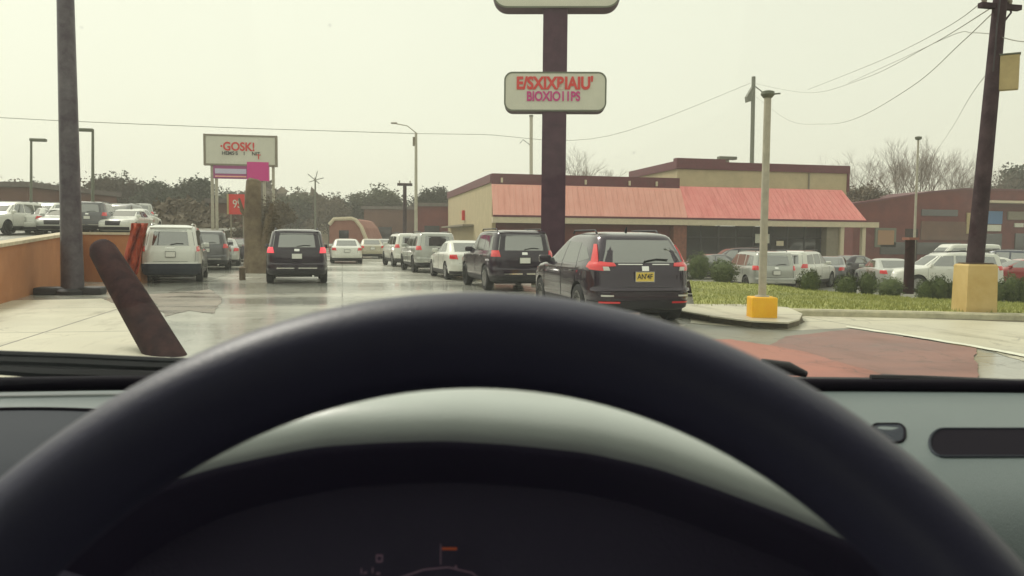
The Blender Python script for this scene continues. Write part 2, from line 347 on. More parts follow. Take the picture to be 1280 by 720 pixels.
# grass blades, stuff
b = MB()
for i in range(15000):
    t = random.random()*4.999; k = int(t); fr_ = t-k; s = random.random()**1.0
    p = fr[k].lerp(fr[k+1], fr_).lerp(bk[k].lerp(bk[k+1], fr_), s); p.z += .06*s*(1-s)
    h = random.uniform(.03, .085); a = random.uniform(0, 6.28); d = Vector((math.cos(a), math.sin(a), 0))*.012
    b.face([p-d, p+d, p+Vector((random.uniform(-.03, .03), random.uniform(-.03, .03), h))])
tag(b.build('grass', M_blade, recalc=False), 'short green grass growing on the strip behind the kerb', 'grass', kind='stuff')
# ------------------------------------------------------------------ left: orange retaining walls and upper lot
WH = 1.28
A = gnd(-60, 392); B_ = gnd(82, 352); C_ = gnd(173, 354.5); 
def wall(name, p, q, h, h2, lab):
    r = empty(name, p, 0, lab, 'wall'); d = (q-p); n = Vector((d.y, -d.x, 0)).normalized()
    if n.y > 0: n = -n
    up = lambda v, z: Vector((v.x, v.y, z))
    def slab(a0, a1, t0, t1, z0, z1, y0, y1):
        m = MB(); P0 = [up(a0+n*t0, z0), up(a0-n*t1, z0), up(a0-n*t1, y0), up(a0+n*t0, y0)]; P1 = [up(a1+n*t0, z1), up(a1-n*t1, z1), up(a1-n*t1, y1), up(a1+n*t0, y1)]
        m.loft([P0, P1]); return m
    u = d.normalized()
    slab(Vector((0, 0, 0)), d, 0, .3, -.1, -.1, h, h2).build('wall_face', M_orange, r)
    slab(-u*.03, d+u*.03, .05, .36, h+.001, h2+.001, h+.08, h2+.08).build('wall_cap', M_cap, r)
    k = int(d.length/4)
    for i in range(1, k+1):
        t = i/(k+1); c = d*t; hh2 = lerp(h, h2, t)-.03
        slab(c-u*.02, c+u*.02, .008, .01, 0, 0, hh2, hh2).build('joint', M_darkbrown, r)
    return r
wall('retaining_wall', A, B_, 1.16, 1.53, 'long pale orange retaining wall running back along the left edge')
wall('retaining_wall', B_+Vector((.05, .3, 0)), C_+Vector((0, .3, 0)), 1.53, 1.53, 'short orange retaining wall facing the road beside the leaning brown shape')
# downpipe on the corner
dp = gnd(74, 351); b = MB(); b.tube([dp+Vector((0, 0, 0)), dp+Vector((0, 0, 1.55))], .075, 10)
for z in (.25, .7, 1.15): b.tube([dp+Vector((0, 0, z)), dp+Vector((0, 0, z+.05))], .1, 10)
tag(b.build('downpipe', M_darkbrown, smooth=40), 'dark rusty pipe standing at the corner of the orange wall', 'pipe')
# upper lot slab (rises away from the road)
def zup(y):
    K = ((0, 1.08), (18, 1.08), (26, 1.36), (43, 1.36), (60, 1.95), (95, 3.0), (200, 3.0))
    for (y0, z0), (y1, z1) in zip(K, K[1:]):
        if y <= y1: return z0+(z1-z0)*(y-y0)/(y1-y0)
b = MB(); rows = []
wl = lambda y: A.x+(B_.x-A.x)*(y-A.y)/(B_.y-A.y)-.15
for y_ in (A.y, (A.y+B_.y)/2, B_.y+.05, B_.y+.5):
    xr_ = wl(y_) if y_ <= B_.y+.1 else C_.x
    rows.append([(-95, y_, -.7), (-95, y_, zup(y_)), (xr_, y_, zup(y_)), (xr_, y_, -.7)])
for y_ in (29, 35, 41, 46, 52, 70, 95): rows.append([(-95, y_, -.7), (-95, y_, zup(y_)), (C_.x-(y_-25)*.05, y_, zup(y_)), (C_.x-(y_-25)*.05, y_, -.7)])
b.loft(rows, closed=False); struct(b.build('upper_lot', M_asph))
# brown mound between upper lot and the road
def mound(px0, px1, pyt, D, dep, name='hill'):
    c = at((px0+px1)/2, 300, D); w = (px1-px0)/2*D/FOC*1.35; h = at(0, pyt, D).z
    b = MB(); rings = []
    for j in range(9):
        t = j/8*math.pi/2; rr = math.cos(t); zz = math.sin(t)
        rings.append([(c.x+math.cos(a)*w*max(rr, .01)*(1+.08*math.sin(3*a)), c.y+math.sin(a)*dep*max(rr, .01), -.78+(h+.78)*zz*(1+.04*math.sin(2*a+j))) for a in [2*math.pi*k/36 for k in range(36)]])
    b.loft(rings); return struct(b.build(name, M_hill, smooth=60))
mound(172, 285, 259, 66, 6)
hill_o = bpy.data.objects['hill']; rgm = random.Random(77); b = MB(); hv = [v.co.copy() for v in hill_o.data.vertices]
for i in range(5200):
    v0 = rgm.choice(hv); c = v0.lerp(rgm.choice(hv), rgm.random()*.12)+Vector((rgm.gauss(0, .35), rgm.gauss(0, .35), abs(rgm.gauss(0, .30))-.05)); s_ = rgm.uniform(.10, .30)
    u = Vector((rgm.gauss(0, 1), rgm.gauss(0, 1), rgm.gauss(0, 1))).normalized(); w_ = u.orthogonal().normalized(); b.face([c-u*s_-w_*s_*.5, c+u*s_-w_*s_*.5, c+w_*s_])
tag(b.build('scrub', M_leaf2, recalc=False), 'dry brown scrub covering the low mound behind the upper lot', 'scrub', kind='stuff')
# ------------------------------------------------------------------ car generator
class Shape:
    def __init__(s, keys, n=6.0): s.k = keys; s.n = n
    def at(s, z):
        K = s.k
        if z <= K[0][0]: return K[0][1:]
        for a, b in zip(K, K[1:]):
            if z <= b[0]:
                t = (z-a[0])/(b[0]-a[0]); return tuple(lerp(a[i], b[i], t) for i in (1, 2, 3))
        return K[-1][1:]
    def ring(s, z, m=96, nn=None):
        yr, yf, hw = s.at(z); n = nn or s.n; yc = (yr+yf)/2; h = (yf-yr)/2; o = []
        for k in range(m):
            t = 2*math.pi*(k+.5)/m; c, d = math.cos(t), math.sin(t)
            o.append(Vector((hw*math.copysign(abs(c)**(2/n), c), yc+h*math.copysign(abs(d)**(2/n), d), z)))
        return o
    def sidex(s, y, z):
        yr, yf, hw = s.at(z); yc = (yr+yf)/2; h = (yf-yr)/2; q = min(.999, abs((y-yc)/h)); return hw*(1-q**s.n)**(1/s.n)
    def arc(s, u, z, front=False):
        """walk |u| metres round the outline from the rear (or front) centre"""
        yr, yf, hw = s.at(z); yc = (yr+yf)/2; h = (yf-yr)/2; n = s.n; sg = 1 if front else -1
        x = 0; prev = Vector((0, yc+sg*h)); acc = 0; U = abs(u)
        N_ = 60
        for i in range(1, N_+1):
            t = math.pi/2*(1-i/N_); c, d = math.cos(t), math.sin(t)
            p = Vector((hw*c**(2/n), yc+sg*h*max(d, 0)**(2/n))); L_ = (p-prev).length
            if acc+L_ >= U:
                q = prev.lerp(p, (U-acc)/max(L_, 1e-6)); return Vector((math.copysign(q.x, u) if u else 0, q.y, z))
            acc += L_; prev = p
        return Vector((math.copysign(prev.x, u), prev.y, z))
def patch(mb, fn, quads, off=.006, back=.02, g=7):
    """quads: 4 (u,z) corners; a thin shell riding on the body"""
    for Q in quads:
        nu, nv = g, g
        def P(i, j):
            s, t = i/nu, j/nv
            u = lerp(lerp(Q[0][0], Q[1][0], s), lerp(Q[3][0], Q[2][0], s), t); z = lerp(lerp(Q[0][1], Q[1][1], s), lerp(Q[3][1], Q[2][1], s), t)
            p = fn(u, z); e = 1e-3; du = fn(u+e, z)-p; dz = fn(u, z+e)-p; nrm = du.cross(dz)
            if nrm.length < 1e-12: nrm = Vector((p.x, p.y, 0))
            nrm.normalize()
            if nrm.x*p.x + nrm.y*p.y < 0: nrm = -nrm
            return p, nrm
        grid = [[P(i, j) for j in range(nv+1)] for i in range(nu+1)]
        fv = [[mb.v(p+n*off) for p, n in row] for row in grid]; bv = [[mb.v(p-n*back) for p, n in row] for row in grid]
        for i in range(nu):
            for j in range(nv): mb.b.faces.new((fv[i][j], fv[i+1][j], fv[i+1][j+1], fv[i][j+1]))
        edge = [(i, 0) for i in range(nu)]+[(nu, j) for j in range(nv)]+[(i, nv) for i in range(nu, 0, -1)]+[(0, j) for j in range(nv, 0, -1)]
        for a, c in zip(edge, edge[1:]+edge[:1]):
            mb.b.faces.new((fv[a[0]][a[1]], bv[a[0]][a[1]], bv[c[0]][c[1]], fv[c[0]][c[1]]))
def make_wheel(root, x, y, r, w=.22):
    sg = 1 if x > 0 else -1
    e = empty('wheel', (x, y, r)); e.parent = root
    b = MB(); b.lathe([(-w/2, r*.66), (-w/2, r*.93), (-w/2+.03, r), (w/2-.03, r), (w/2, r*.93), (w/2, r*.66)], 'X', seg=28); b.build('tyre', M_tyre, e, smooth=35)
    b = MB(); b.lathe([(sg*w*.1, r*.655), (sg*w*.1, .05), (sg*w*.12, .049)], 'X', seg=24)
    b.lathe([(sg*w*.5, r*.65), (sg*w*.3, r*.58), (sg*w*.1, r*.58), (sg*w*.1, r*.65)], 'X', seg=24)
    for k in range(6):
        a = k*math.pi/3; d = Vector((0, math.cos(a), math.sin(a))); n = Vector((0, -math.sin(a), math.cos(a)))
        p0 = Vector((sg*w*.36, 0, 0)); o = Vector((sg*.02, 0, 0))
        b.prism([p0+n*.035, p0-n*.035, p0+d*r*.6-n*.022, p0+d*r*.6+n*.022], o)
    b.lathe([(sg*w*.36, .06), (sg*w*.48, .055), (sg*w*.5, .03), (sg*w*.5, .001)], 'X', seg=16)
    b.build('rim', M_rim, e, smooth=40)
def car(spec, P):
    """spec: dict; returns root empty"""
    root = empty(spec.get('name', 'parked_car'))
    sh = Shape(spec['keys'], spec.get('n', 6.0)); K = spec['keys']
    b = MB(); zs = []
    for a, c in zip(K, K[1:]):
        m = max(1, int((c[0]-a[0])/.06)+1)
        zs += [lerp(a[0], c[0], i/m) for i in range(m)]
    zs.append(K[-1][0])
    rings = [sh.ring(z) for z in zs]
    b.loft(rings)
    r = spec.get('r', .34); wy = spec['wy']; tw = K[3][3]
    body = b.build('body', [P, M_trim], root)
    # wheel wells cut with real booleans
    c = MB()
    for y in wy:
        for sx in (-1, 1):
            c.lathe([(sx*(tw-.26), r+.055), (sx*(tw+.3), r+.055)], 'X', c=(0, y, r), seg=30)
    cut = c.build('cut', [M_trim, M_trim])
    md = body.modifiers.new('b', 'BOOLEAN'); md.object = cut; md.operation = 'DIFFERENCE'; md.solver = 'EXACT'
    dg = bpy.context.evaluated_depsgraph_get(); me = bpy.data.meshes.new_from_object(body.evaluated_get(dg)); body.modifiers.clear(); body.data = me
    bpy.data.objects.remove(cut)
    if len(me.materials) < 2: me.materials.append(M_trim)
    # well interiors dark
    for p in me.polygons:
        cc = p.center
        for y in wy:
            d = math.hypot(cc.y-y, cc.z-r)
            if d < r+.06 and (abs(p.normal.x) > .9 and abs(cc.x) < tw-.2 or abs(p.normal.x) < .2 and abs(d-(r+.055)) < .015 and abs(cc.x) < tw+.02): p.material_index = 1
    me.polygons.foreach_set('use_smooth', [True]*len(me.polygons)); me.set_sharp_from_angle(angle=R(spec.get('sharp', 32)))
    rear = lambda u, z: sh.arc(u, z); front = lambda u, z: sh.arc(u, z, True)
    def side(sx): return lambda y, z: Vector((sx*sh.sidex(y, z), y, z))
    def part(name, m, fn, quads, off=.006, back=.02, parent=None, sm=40, g=7):
        q = MB(); patch(q, fn, quads, off, back, g); return q.build(name, m, parent or root, smooth=sm)
    rw = part('rear_window', M_cglass, rear, spec['rearwin'])
    if spec.get('wiper', True):
        z0 = spec['rearwin'][0][0][1]; q = MB(); q.tube([rear(.0, z0+.03)+Vector((0, -.03, 0)), rear(.22, z0+.07)+Vector((0, -.03, 0)), rear(.42, z0+.06)+Vector((0, -.03, 0))], .012, 6); q.build('rear_wiper', M_trim, rw)
    part('windshield', M_cglass, front, spec['frontwin'])
    for sx in (-1, 1):
        for q in spec['sidewin']: part('side_window', M_cglass, side(sx), [q], off=.004)
        part('tail_light', spec.get('tailmat', M_tail), rear, [[(sx*u, z) for u, z in Q] for Q in spec['tail']], off=.018)
        if 'reverse' in spec: part('reversing_light', M_clear, rear, [[(sx*u, z) for u, z in Q] for Q in spec['reverse']], off=.024)
        if 'reflector' in spec: part('reflector', spec.get('refmat', M_clear), rear, [[(sx*u, z) for u, z in Q] for Q in spec['reflector']], off=.028)
        part('headlight', M_clear, front, [[(sx*.42, .62), (sx*.86, .64), (sx*.86, .80), (sx*.46, .76)]], off=.012)
        q = MB(); y0 = spec['mirror'][0]; z0 = spec['mirror'][1]; x0 = sh.sidex(y0, z0)
        q.box(min(sx*(x0-.03), sx*(x0+.2)), max(sx*(x0-.03), sx*(x0+.2)), y0-.05, y0+.07, z0-.03, z0+.12, bev=.03); q.build('mirror', spec.get('mirmat', P), root, smooth=60)
        for hy in spec.get('handles', ()):
            q = MB(); hz = spec.get('hz', .9); hx = sh.sidex(hy, hz)
            q.box(sx*hx-.012, sx*hx+.02 if sx > 0 else sx*hx+.012, hy-.09, hy+.09, hz-.015, hz+.015, bev=.006) if sx > 0 else q.box(sx*hx-.02, sx*hx+.012, hy-.09, hy+.09, hz-.015, hz+.015, bev=.006)
            q.build('door_handle', P if spec.get('hpaint', 1) else M_chrome, root, smooth=60)
        # door seams
        for sy in spec.get('seams', ()):
            q = MB(); z1, z2 = sy[1], sy[2]; pts = [Vector((sx*(sh.sidex(lerp(sy[0], sy[3], t), lerp(z1, z2, t))+.0015), lerp(sy[0], sy[3], t), lerp(z1, z2, t))) for t in [i/8 for i in range(9)]]
            q.tube(pts, .005, 4); q.build('door_seam', M_trim, root)
        if spec.get('rails'):
            ya, yb, zr, xr = spec['rails']; q = MB()
            q.tube([(sx*xr, ya, zr-.05), (sx*xr, ya+.08, zr), (sx*xr, yb-.08, zr), (sx*xr, yb, zr-.05)], .018, 8); q.build('roof_rail', spec.get('railmat', M_trim), root, smooth=50)
        if spec.get('cladding', True):
            y1, y2 = wy[0]+r+.07, wy[1]-r-.07
            part('sill', M_trim, side(sx), [[(y1, K[0][0]+.01), (y2, K[0][0]+.01), (y2, K[0][0]+.16), (y1, K[0][0]+.16)]], off=.012)
    if 'bumper' in spec:
        for nm, m_, Q, of in spec['bumper']: part(nm, m_, rear, Q, off=of, g=16)
    part('grille', M_trim, front, [[(-.36, .5), (.36, .5), (.4, .74), (-.4, .74)]], off=.01, g=10)
    part('front_bumper', M_trim, front, [[(-.85, .26), (.85, .26), (.85, .42), (-.85, .42)]], off=.01, g=14)
    # tailgate seam
    if 'gate' in spec:
        g = spec['gate']; q = MB()
        pts = [rear(u, z) for u, z in g]; pts = [p+Vector((p.x*.003, -.002, 0)) for p in pts]
        for a, c2 in zip(g, g[1:]):
            q.tube([rear(lerp(a[0], c2[0], t), lerp(a[1], c2[1], t))+Vector((0, -.001, 0)) for t in [i/6 for i in range(7)]], .0055, 4)
        q.build('tailgate_seam', M_trim, root)
    # licence plate
    u0, z0 = spec['plate'][:2]; w2, h2 = .155, .08
    p = rear(u0, z0); back = rear(u0, z0+.05)-rear(u0, z0-.05)
    pl = empty('licence_plate', (p.x, p.y-.03, z0)); pl.parent = root
    q = MB(); q.box(-w2, w2, -.004, .004, -h2, h2, bev=.003); q.build('plate', spec['plate'][2], pl)
    q = MB()
    for a in (-1, 1): q.box(a*(w2+.006)-.006, a*(w2+.006)+.006, -.008, .012, -h2-.012, h2+.012)
    for a in (-1, 1): q.box(-w2, w2, -.008, .012, a*(h2+.006)-.006, a*(h2+.006)+.006)
    q.build('plate_frame', spec.get('pframe', M_trim), pl)
    if spec['plate'][3]: text_mesh(spec['plate'][3], .13, M_lblk, 'plate_text', pl, Matrix.Translation((0, -.008, 0)) @ FACE_Y, .002, .78, .002)
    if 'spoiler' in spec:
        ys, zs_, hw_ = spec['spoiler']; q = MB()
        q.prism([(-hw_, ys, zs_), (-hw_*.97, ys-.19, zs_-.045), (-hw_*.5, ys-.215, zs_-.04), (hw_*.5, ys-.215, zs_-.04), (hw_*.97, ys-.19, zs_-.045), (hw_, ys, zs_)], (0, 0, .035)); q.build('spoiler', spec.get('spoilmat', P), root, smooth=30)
    if 'badge' in spec:
        for (u, z, w_, h_) in spec['badge']:
            q = MB(); patch(q, rear, [[(u-w_/2, z-h_/2), (u+w_/2, z-h_/2), (u+w_/2, z+h_/2), (u-w_/2, z+h_/2)]], off=.016, g=3); q.build('emblem', M_chrome, root)
    if spec.get('antenna'):
        q = MB(); y0, z0 = spec['antenna']; q.tube([(0, y0, z0-.02), (0, y0-.03, z0+.05), (0, y0-.06, z0+.08)], [.025, .014, .004], 6); q.build('antenna', M_trim, root)
    for sx in (-1, 1):
        for y in wy: make_wheel(root, sx*(tw-.115), y, r)
    if spec.get('exhaust'):
        q = MB(); ex = spec['exhaust']; q.tube([(ex, K[0][1]+.1, .27), (ex, K[0][1]-.05, .26)], .035, 10); q.build('exhaust_pipe', M_chrome, root)
    # dark underbody
    q = MB(); q.box(-tw+.25, tw-.25, K[0][1]+.25, K[0][2]-.25, K[0][0]-.06, K[0][0]+.04); q.build('underbody', M_trim, root)
    register(root); return root
crossover = dict(
    keys=[(.25, -2.05, 2.05, .82), (.31, -2.22, 2.2, .885), (.48, -2.27, 2.26, .912), (.60, -2.27, 2.27, .915), (.66, -2.23, 2.25, .918), (.80, -2.21, 2.2, .918), (.90, -2.20, 2.08, .912), (.98, -2.19, 1.85, .905), (1.05, -2.17, 1.2, .885), (1.10, -2.12, 1.05, .86), (1.30, -2.0, .62, .79), (1.50, -1.83, .22, .705), (1.56, -1.77, .06, .675), (1.60, -1.68, -.1, .63), (1.635, -1.5, -.35, .53), (1.655, -1.1, -.55, .40), (1.66, -.8, -.7, .2)],
    wy=(-1.32, 1.32), r=.345, n=6.5,
    rearwin=[[(-.70, 1.10), (.70, 1.10), (.60, 1.36), (-.60, 1.36)], [(-.60, 1.36), (.60, 1.36), (.55, 1.50), (-.55, 1.50)]],
    frontwin=[[(-.72, 1.12), (.72, 1.12), (.58, 1.52), (-.58, 1.52)]],
    sidewin=[[(-1.15, 1.07), (-.30, 1.07), (-.32, 1.47), (-1.0, 1.45)], [(-.22, 1.07), (.88, 1.06), (.20, 1.47), (-.24, 1.48)], [(-1.72, 1.17), (-1.24, 1.09), (-1.09, 1.42), (-1.42, 1.36)]],
    tail=[[(.70, .96), (1.02, .98), (.99, 1.12), (.74, 1.10)], [(.775, 1.10), (.95, 1.12), (.83, 1.42), (.745, 1.42)], [(.50, 1.04), (.72, 1.03), (.76, 1.12), (.52, 1.09)], [(.95, .98), (1.13, 1.02), (1.02, 1.10), (.95, 1.12)]],
    reverse=[[(.60, .965), (.70, .965), (.71, 1.03), (.62, 1.03)]],
    reflector=[[(.56, .515), (.76, .515), (.76, .545), (.56, .545)]],
    bumper=[('bumper', M_trim, [[(-1.15, .27), (1.15, .27), (1.15, .44), (-1.15, .44)]], .012), ('bumper_step', P_cross, [[(-.98, .60), (.98, .60), (.98, .65), (-.98, .65)]], .035), ('lower_reflector', M_tail, [[(.45, .40), (.80, .40), (.80, .43), (.45, .43)]], .022), ('lower_reflector', M_tail, [[(-.80, .40), (-.45, .40), (-.45, .43), (-.80, .43)]], .022)],
    gate=[(-.66, .67), (.66, .67), (.69, .95), (.70, 1.1)], plate=(-.02, .86, M_plate, "AN'4F"), pframe=M_chrome,
    mirror=(.80, 1.06), handles=(-.95, .12), hz=.93, seams=[(-.27, .42, 1.06, -.27), (.95, .5, 1.04, .95), (-1.2, .75, 1.07, -1.2)],
    rails=(-1.3, .1, 1.68, .56), spoiler=(-1.50, 1.565, .62), spoilmat=P_silver, badge=[(0, 1.0, .12, .08), (-.25, 1.065, .42, .016), (.28, 1.065, .30, .016)], antenna=(-1.2, 1.67), exhaust=-.5)  # pale spoiler colour paints in the sky reflected along the dark roof edge
suvk = [(.28, -2.2, 2.2, .86), (.34, -2.36, 2.33, .93), (.50, -2.42, 2.42, .965), (.64, -2.42, 2.42, .97), (.68, -2.38, 2.40, .975), (.90, -2.37, 2.3, .97), (1.02, -2.36, 2.1, .955), (1.10, -2.34, 1.2, .93), (1.14, -2.32, 1.1, .91), (1.60, -2.2, .45, .80), (1.68, -2.13, .25, .77), (1.73, -2.0, .05, .70), (1.765, -1.7, -.3, .55), (1.775, -1.2, -.8, .3)]
suv = dict(keys=suvk, wy=(-1.42, 1.42), r=.37, n=7.5,
    rearwin=[[(-.76, 1.18), (.76, 1.18), (.68, 1.62), (-.68, 1.62)]], frontwin=[[(-.78, 1.18), (.78, 1.18), (.68, 1.62), (-.68, 1.62)]],
    sidewin=[[(-1.05, 1.16), (-.2, 1.16), (-.22, 1.62), (-1.02, 1.62)], [(-.12, 1.16), (.92, 1.16), (.42, 1.6), (-.14, 1.62)], [(-1.98, 1.18), (-1.15, 1.16), (-1.13, 1.61), (-1.88, 1.58)]],
    tail=[[(.70, 1.0), (1.06, 1.0), (1.04, 1.18), (.74, 1.18)]], bumper=[('bumper', M_trim, [[(-1.2, .30), (1.2, .30), (1.2, .46), (-1.2, .46)]], .012), ('bumper_strip', M_chrome, [[(-.62, .50), (-.08, .50), (-.08, .54), (-.62, .54)], [(.04, .50), (.62, .50), (.62, .54), (.04, .54)]], .02)],
    gate=[(-.72, .70), (.72, .70), (.76, 1.0)], plate=(0, .90, M_platew, ''), mirror=(.86, 1.14), handles=(-.85, .1), hz=1.02,
    seams=[(-.17, .45, 1.14, -.17), (1.0, .5, 1.1, 1.0), (-1.1, .8, 1.15, -1.1)], rails=(-1.75, .1, 1.80, .66), spoiler=(-1.92, 1.70, .70), badge=[(0, 1.09, .16, .07)], exhaust=.5)
vank = [(.24, -2.3, 2.3, .88), (.30, -2.46, 2.45, .95), (.46, -2.52, 2.52, .985), (.60, -2.52, 2.52, .99), (.64, -2.47, 2.5, .99), (.84, -2.46, 2.4, .985), (.98, -2.45, 2.1, .97), (1.05, -2.43, 1.6, .95), (1.10, -2.41, 1.5, .93), (1.62, -2.22, .6, .82), (1.72, -2.12, .35, .78), (1.78, -1.95, .1, .70), (1.815, -1.6, -.4, .5), (1.82, -1.2, -.9, .3)]
minivan = dict(keys=vank, wy=(-1.5, 1.55), r=.34, n=7,
    rearwin=[[(-.80, 1.17), (.80, 1.17), (.70, 1.66), (-.70, 1.66)]], frontwin=[[(-.80, 1.14), (.80, 1.14), (.68, 1.64), (-.68, 1.64)]],
    sidewin=[[(-1.0, 1.14), (-.0, 1.14), (-.0, 1.64), (-.98, 1.66)], [(.08, 1.14), (1.25, 1.12), (.62, 1.6), (.08, 1.64)], [(-2.1, 1.18), (-1.08, 1.14), (-1.06, 1.66), (-1.95, 1.63)]],
    tail=[[(.86, .98), (1.16, 1.0), (1.10, 1.16), (.90, 1.14)]], bumper=[('bumper', M_dashd, [[(-1.25, .27), (1.25, .27), (1.25, .60), (-1.25, .60)]], .02)],
    gate=[(-.80, .68), (.80, .68), (.83, .98)], plate=(0, .90, M_platew, ''), mirror=(1.15, 1.12), handles=(-.8, .3), hz=.98,
    seams=[(.04, .4, 1.12, .04), (1.35, .5, 1.08, 1.35), (-1.04, .8, 1.13, -1.04)], rails=(-1.7, .2, 1.85, .66), railmat=M_chrome, spoiler=(-1.95, 1.74, .70), badge=[(0, 1.09, .3, .03)])
sedk = [(.20, -2.2, 2.2, .82), (.26, -2.34, 2.33, .88), (.42, -2.40, 2.40, .90), (.56, -2.40, 2.41, .905), (.66, -2.37, 2.38, .905), (.80, -2.35, 2.2, .90), (.90, -2.33, 1.6, .89), (.95, -2.28, 1.2, .87), (.985, -2.1, 1.05, .85), (1.01, -1.75, .98, .82), (1.28, -1.20, .35, .70), (1.38, -.98, .1, .63), (1.42, -.8, -.1, .55), (1.44, -.55, -.3, .35)]
sedan = dict(keys=sedk, wy=(-1.38, 1.42), r=.32, n=6, wiper=False,
    rearwin=[[(-.60, 1.03), (.60, 1.03), (.52, 1.34), (-.52, 1.34)]], frontwin=[[(-.66, 1.02), (.66, 1.02), (.55, 1.34), (-.55, 1.34)]],
    sidewin=[[(-1.1, 1.02), (-.15, 1.0), (-.18, 1.34), (-.75, 1.33)], [(-.07, 1.0), (.85, 1.0), (.2, 1.33), (-.1, 1.34)]],
    tail=[[(.60, .76), (1.02, .78), (1.0, .92), (.64, .92)]], bumper=[('bumper', M_trim, [[(-1.1, .22), (1.1, .22), (1.1, .34), (-1.1, .34)]], .01)],
    gate=[(-.58, .62), (.58, .62), (.6, .9)], plate=(0, .74, M_platew, ''), mirror=(.78, 1.0), handles=(-.8, .1), hz=.86,
    seams=[(-.11, .35, .98, -.11), (.92, .4, .98, .92), (-1.05, .6, .98, -1.05)], badge=[(0, .87, .1, .05)])
boxk = [(.30, -2.5, 2.3, .90), (.36, -2.62, 2.55, .97), (.55, -2.66, 2.62, .995), (.70, -2.66, 2.62, 1.0), (.9, -2.63, 2.58, 1.0), (1.1, -2.63, 2.4, 1.0), (1.2, -2.62, 1.9, .99), (1.26, -2.62, 1.8, .985), (1.75, -2.58, 1.35, .95), (2.0, -2.54, 1.1, .92), (2.08, -2.45, .95, .86), (2.12, -2.2, .6, .7), (2.13, -1.8, .2, .5)]
boxvan = dict(keys=boxk, wy=(-1.6, 1.6), r=.36, n=9, wiper=False,
    rearwin=[[(-.85, 1.35), (-.06, 1.35), (-.06, 1.85), (-.80, 1.85)], [(.06, 1.35), (.85, 1.35), (.80, 1.85), (.06, 1.85)]], frontwin=[[(-.82, 1.3), (.82, 1.3), (.76, 1.85), (-.76, 1.85)]],
    sidewin=[[(-2.4, 1.38), (-1.3, 1.38), (-1.3, 1.85), (-2.38, 1.85)], [(-1.2, 1.38), (0, 1.38), (0, 1.85), (-1.2, 1.85)], [(.1, 1.34), (1.4, 1.34), (1.0, 1.82), (.1, 1.85)]],
    tail=[[(.90, .9), (1.1, .9), (1.1, 1.25), (.92, 1.25)]], bumper=[('bumper', M_chrome, [[(-1.2, .36), (1.2, .36), (1.2, .55), (-1.2, .55)]], .05)],
    gate=[(0, .6), (0, 1.9)], plate=(-.4, .78, M_platew, ''), mirror=(1.5, 1.3), handles=(.5,), hz=1.1, seams=[(.05, .5, 1.28, .05), (1.4, .6, 1.2, 1.4)], badge=[(0.3, 1.05, .2, .04)])
MAINYAW = 0.0
def place(root, x, y, rz=0, z=0): root.location = (x, y, z); root.rotation_euler.z = rz; return root
def rearpos(px, D, half, rz=0, z=0):
    p = at(px, 300, D); d = Vector((-math.sin(rz), math.cos(rz), 0)); c = Vector((p.x, p.y, z)) + d*half; return c.x, c.y
def recolour(root, P):
    for o in root.children_recursive:
        if o.type == 'MESH' and o.data.materials and o.data.materials[0].name.startswith('paint_'):
            o.material_slots[0].link = 'OBJECT'; o.material_slots[0].material = P
QG = 'cars queuing ahead in the right-hand lane'
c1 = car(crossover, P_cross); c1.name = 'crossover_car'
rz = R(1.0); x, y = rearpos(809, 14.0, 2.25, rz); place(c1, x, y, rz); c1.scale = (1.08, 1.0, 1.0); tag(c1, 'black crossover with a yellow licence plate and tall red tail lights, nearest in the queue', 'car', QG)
s0 = car(suv, P_black); s0.name = 'sport_utility_car'
# black SUV with lit tail lights gets its own build so that its lamps glow
suvlit = dict(suv); suvlit['tailmat'] = M_taillit
sl = car(suvlit, P_black); sl.name = 'sport_utility_car'
rz = R(3); x, y = rearpos(371, 25.4, 2.42, rz); place(sl, x, y, rz); tag(sl, 'black SUV seen squarely from behind with its tail lights lit in the middle lane', 'car')
rz = R(3); x, y = rearpos(657, 22.6, 2.42, rz); place(s0, x, y, rz); tag(s0, 'black SUV right in front of the yellow-plated crossover, partly behind the sign pole', 'car', QG)
sd = car(sedan, P_white); sd.name = 'saloon_car'
rz = R(4); x, y = rearpos(594, 28.6, 2.4, rz); place(sd, x, y, rz); tag(sd, 'white saloon queuing third, just beyond the black SUV by the sign pole', 'car', QG)
def cp(src, px, D, half, rz, P, label, group=None, z=0, cat='car'):
    c = copy_tree(src); c.name = src.name; x, y = rearpos(px, D, half, rz); place(c, x, y, rz, z)
    if P: recolour(c, P)
    for k in ('group',):
        if k in c and not group: del c[k]
    tag(c, label, cat, group); return c
cp(s0, 548, 34.5, 2.42, R(5), P_silver, 'silver SUV queuing fourth, between the white saloon and the white SUV', QG)
cp(s0, 517, 41.5, 2.42, R(6), P_white, 'white SUV at the far end of the queue beside the slender grey lamp post', QG)
P_pale = paint('pale_silver', (.66, .67, .62), .1)
mv = car(minivan, P_pale); mv.name = 'minivan'
rz = R(6); x, y = rearpos(212, 25.2, 2.5, rz); place(mv, x, y, rz); mv.scale = (.92, .95, 1.03); tag(mv, 'pale silver minivan with a dark bumper in front of the orange wall', 'van')
cp(sd, 434, 46, 2.4, R(2), P_white, 'white saloon seen from behind in front of the slant-sided brick building', None)
cp(sd, 466, 58, 2.4, R(2), P_gold, 'champagne saloon driving away just right of the lone white saloon', None)
cp(sd, 483, 66, 2.4, R(2), P_silver, 'small silver saloon far off beyond the champagne one', None)
cp(s0, 257, 35, 2.4, R(6), P_grey, 'dark grey SUV parked directly beyond the pale silver minivan', 'cars parked in line on the left')
cp(sd, 276, 40.5, 2.4, R(6), P_silver, 'silver saloon parked beyond the dark grey SUV on the left', 'cars parked in line on the left')
cp(sd, 292, 48, 2.4, R(6), P_black, 'black saloon farthest along the line on the left, beside the pale tree trunk', 'cars parked in line on the left')
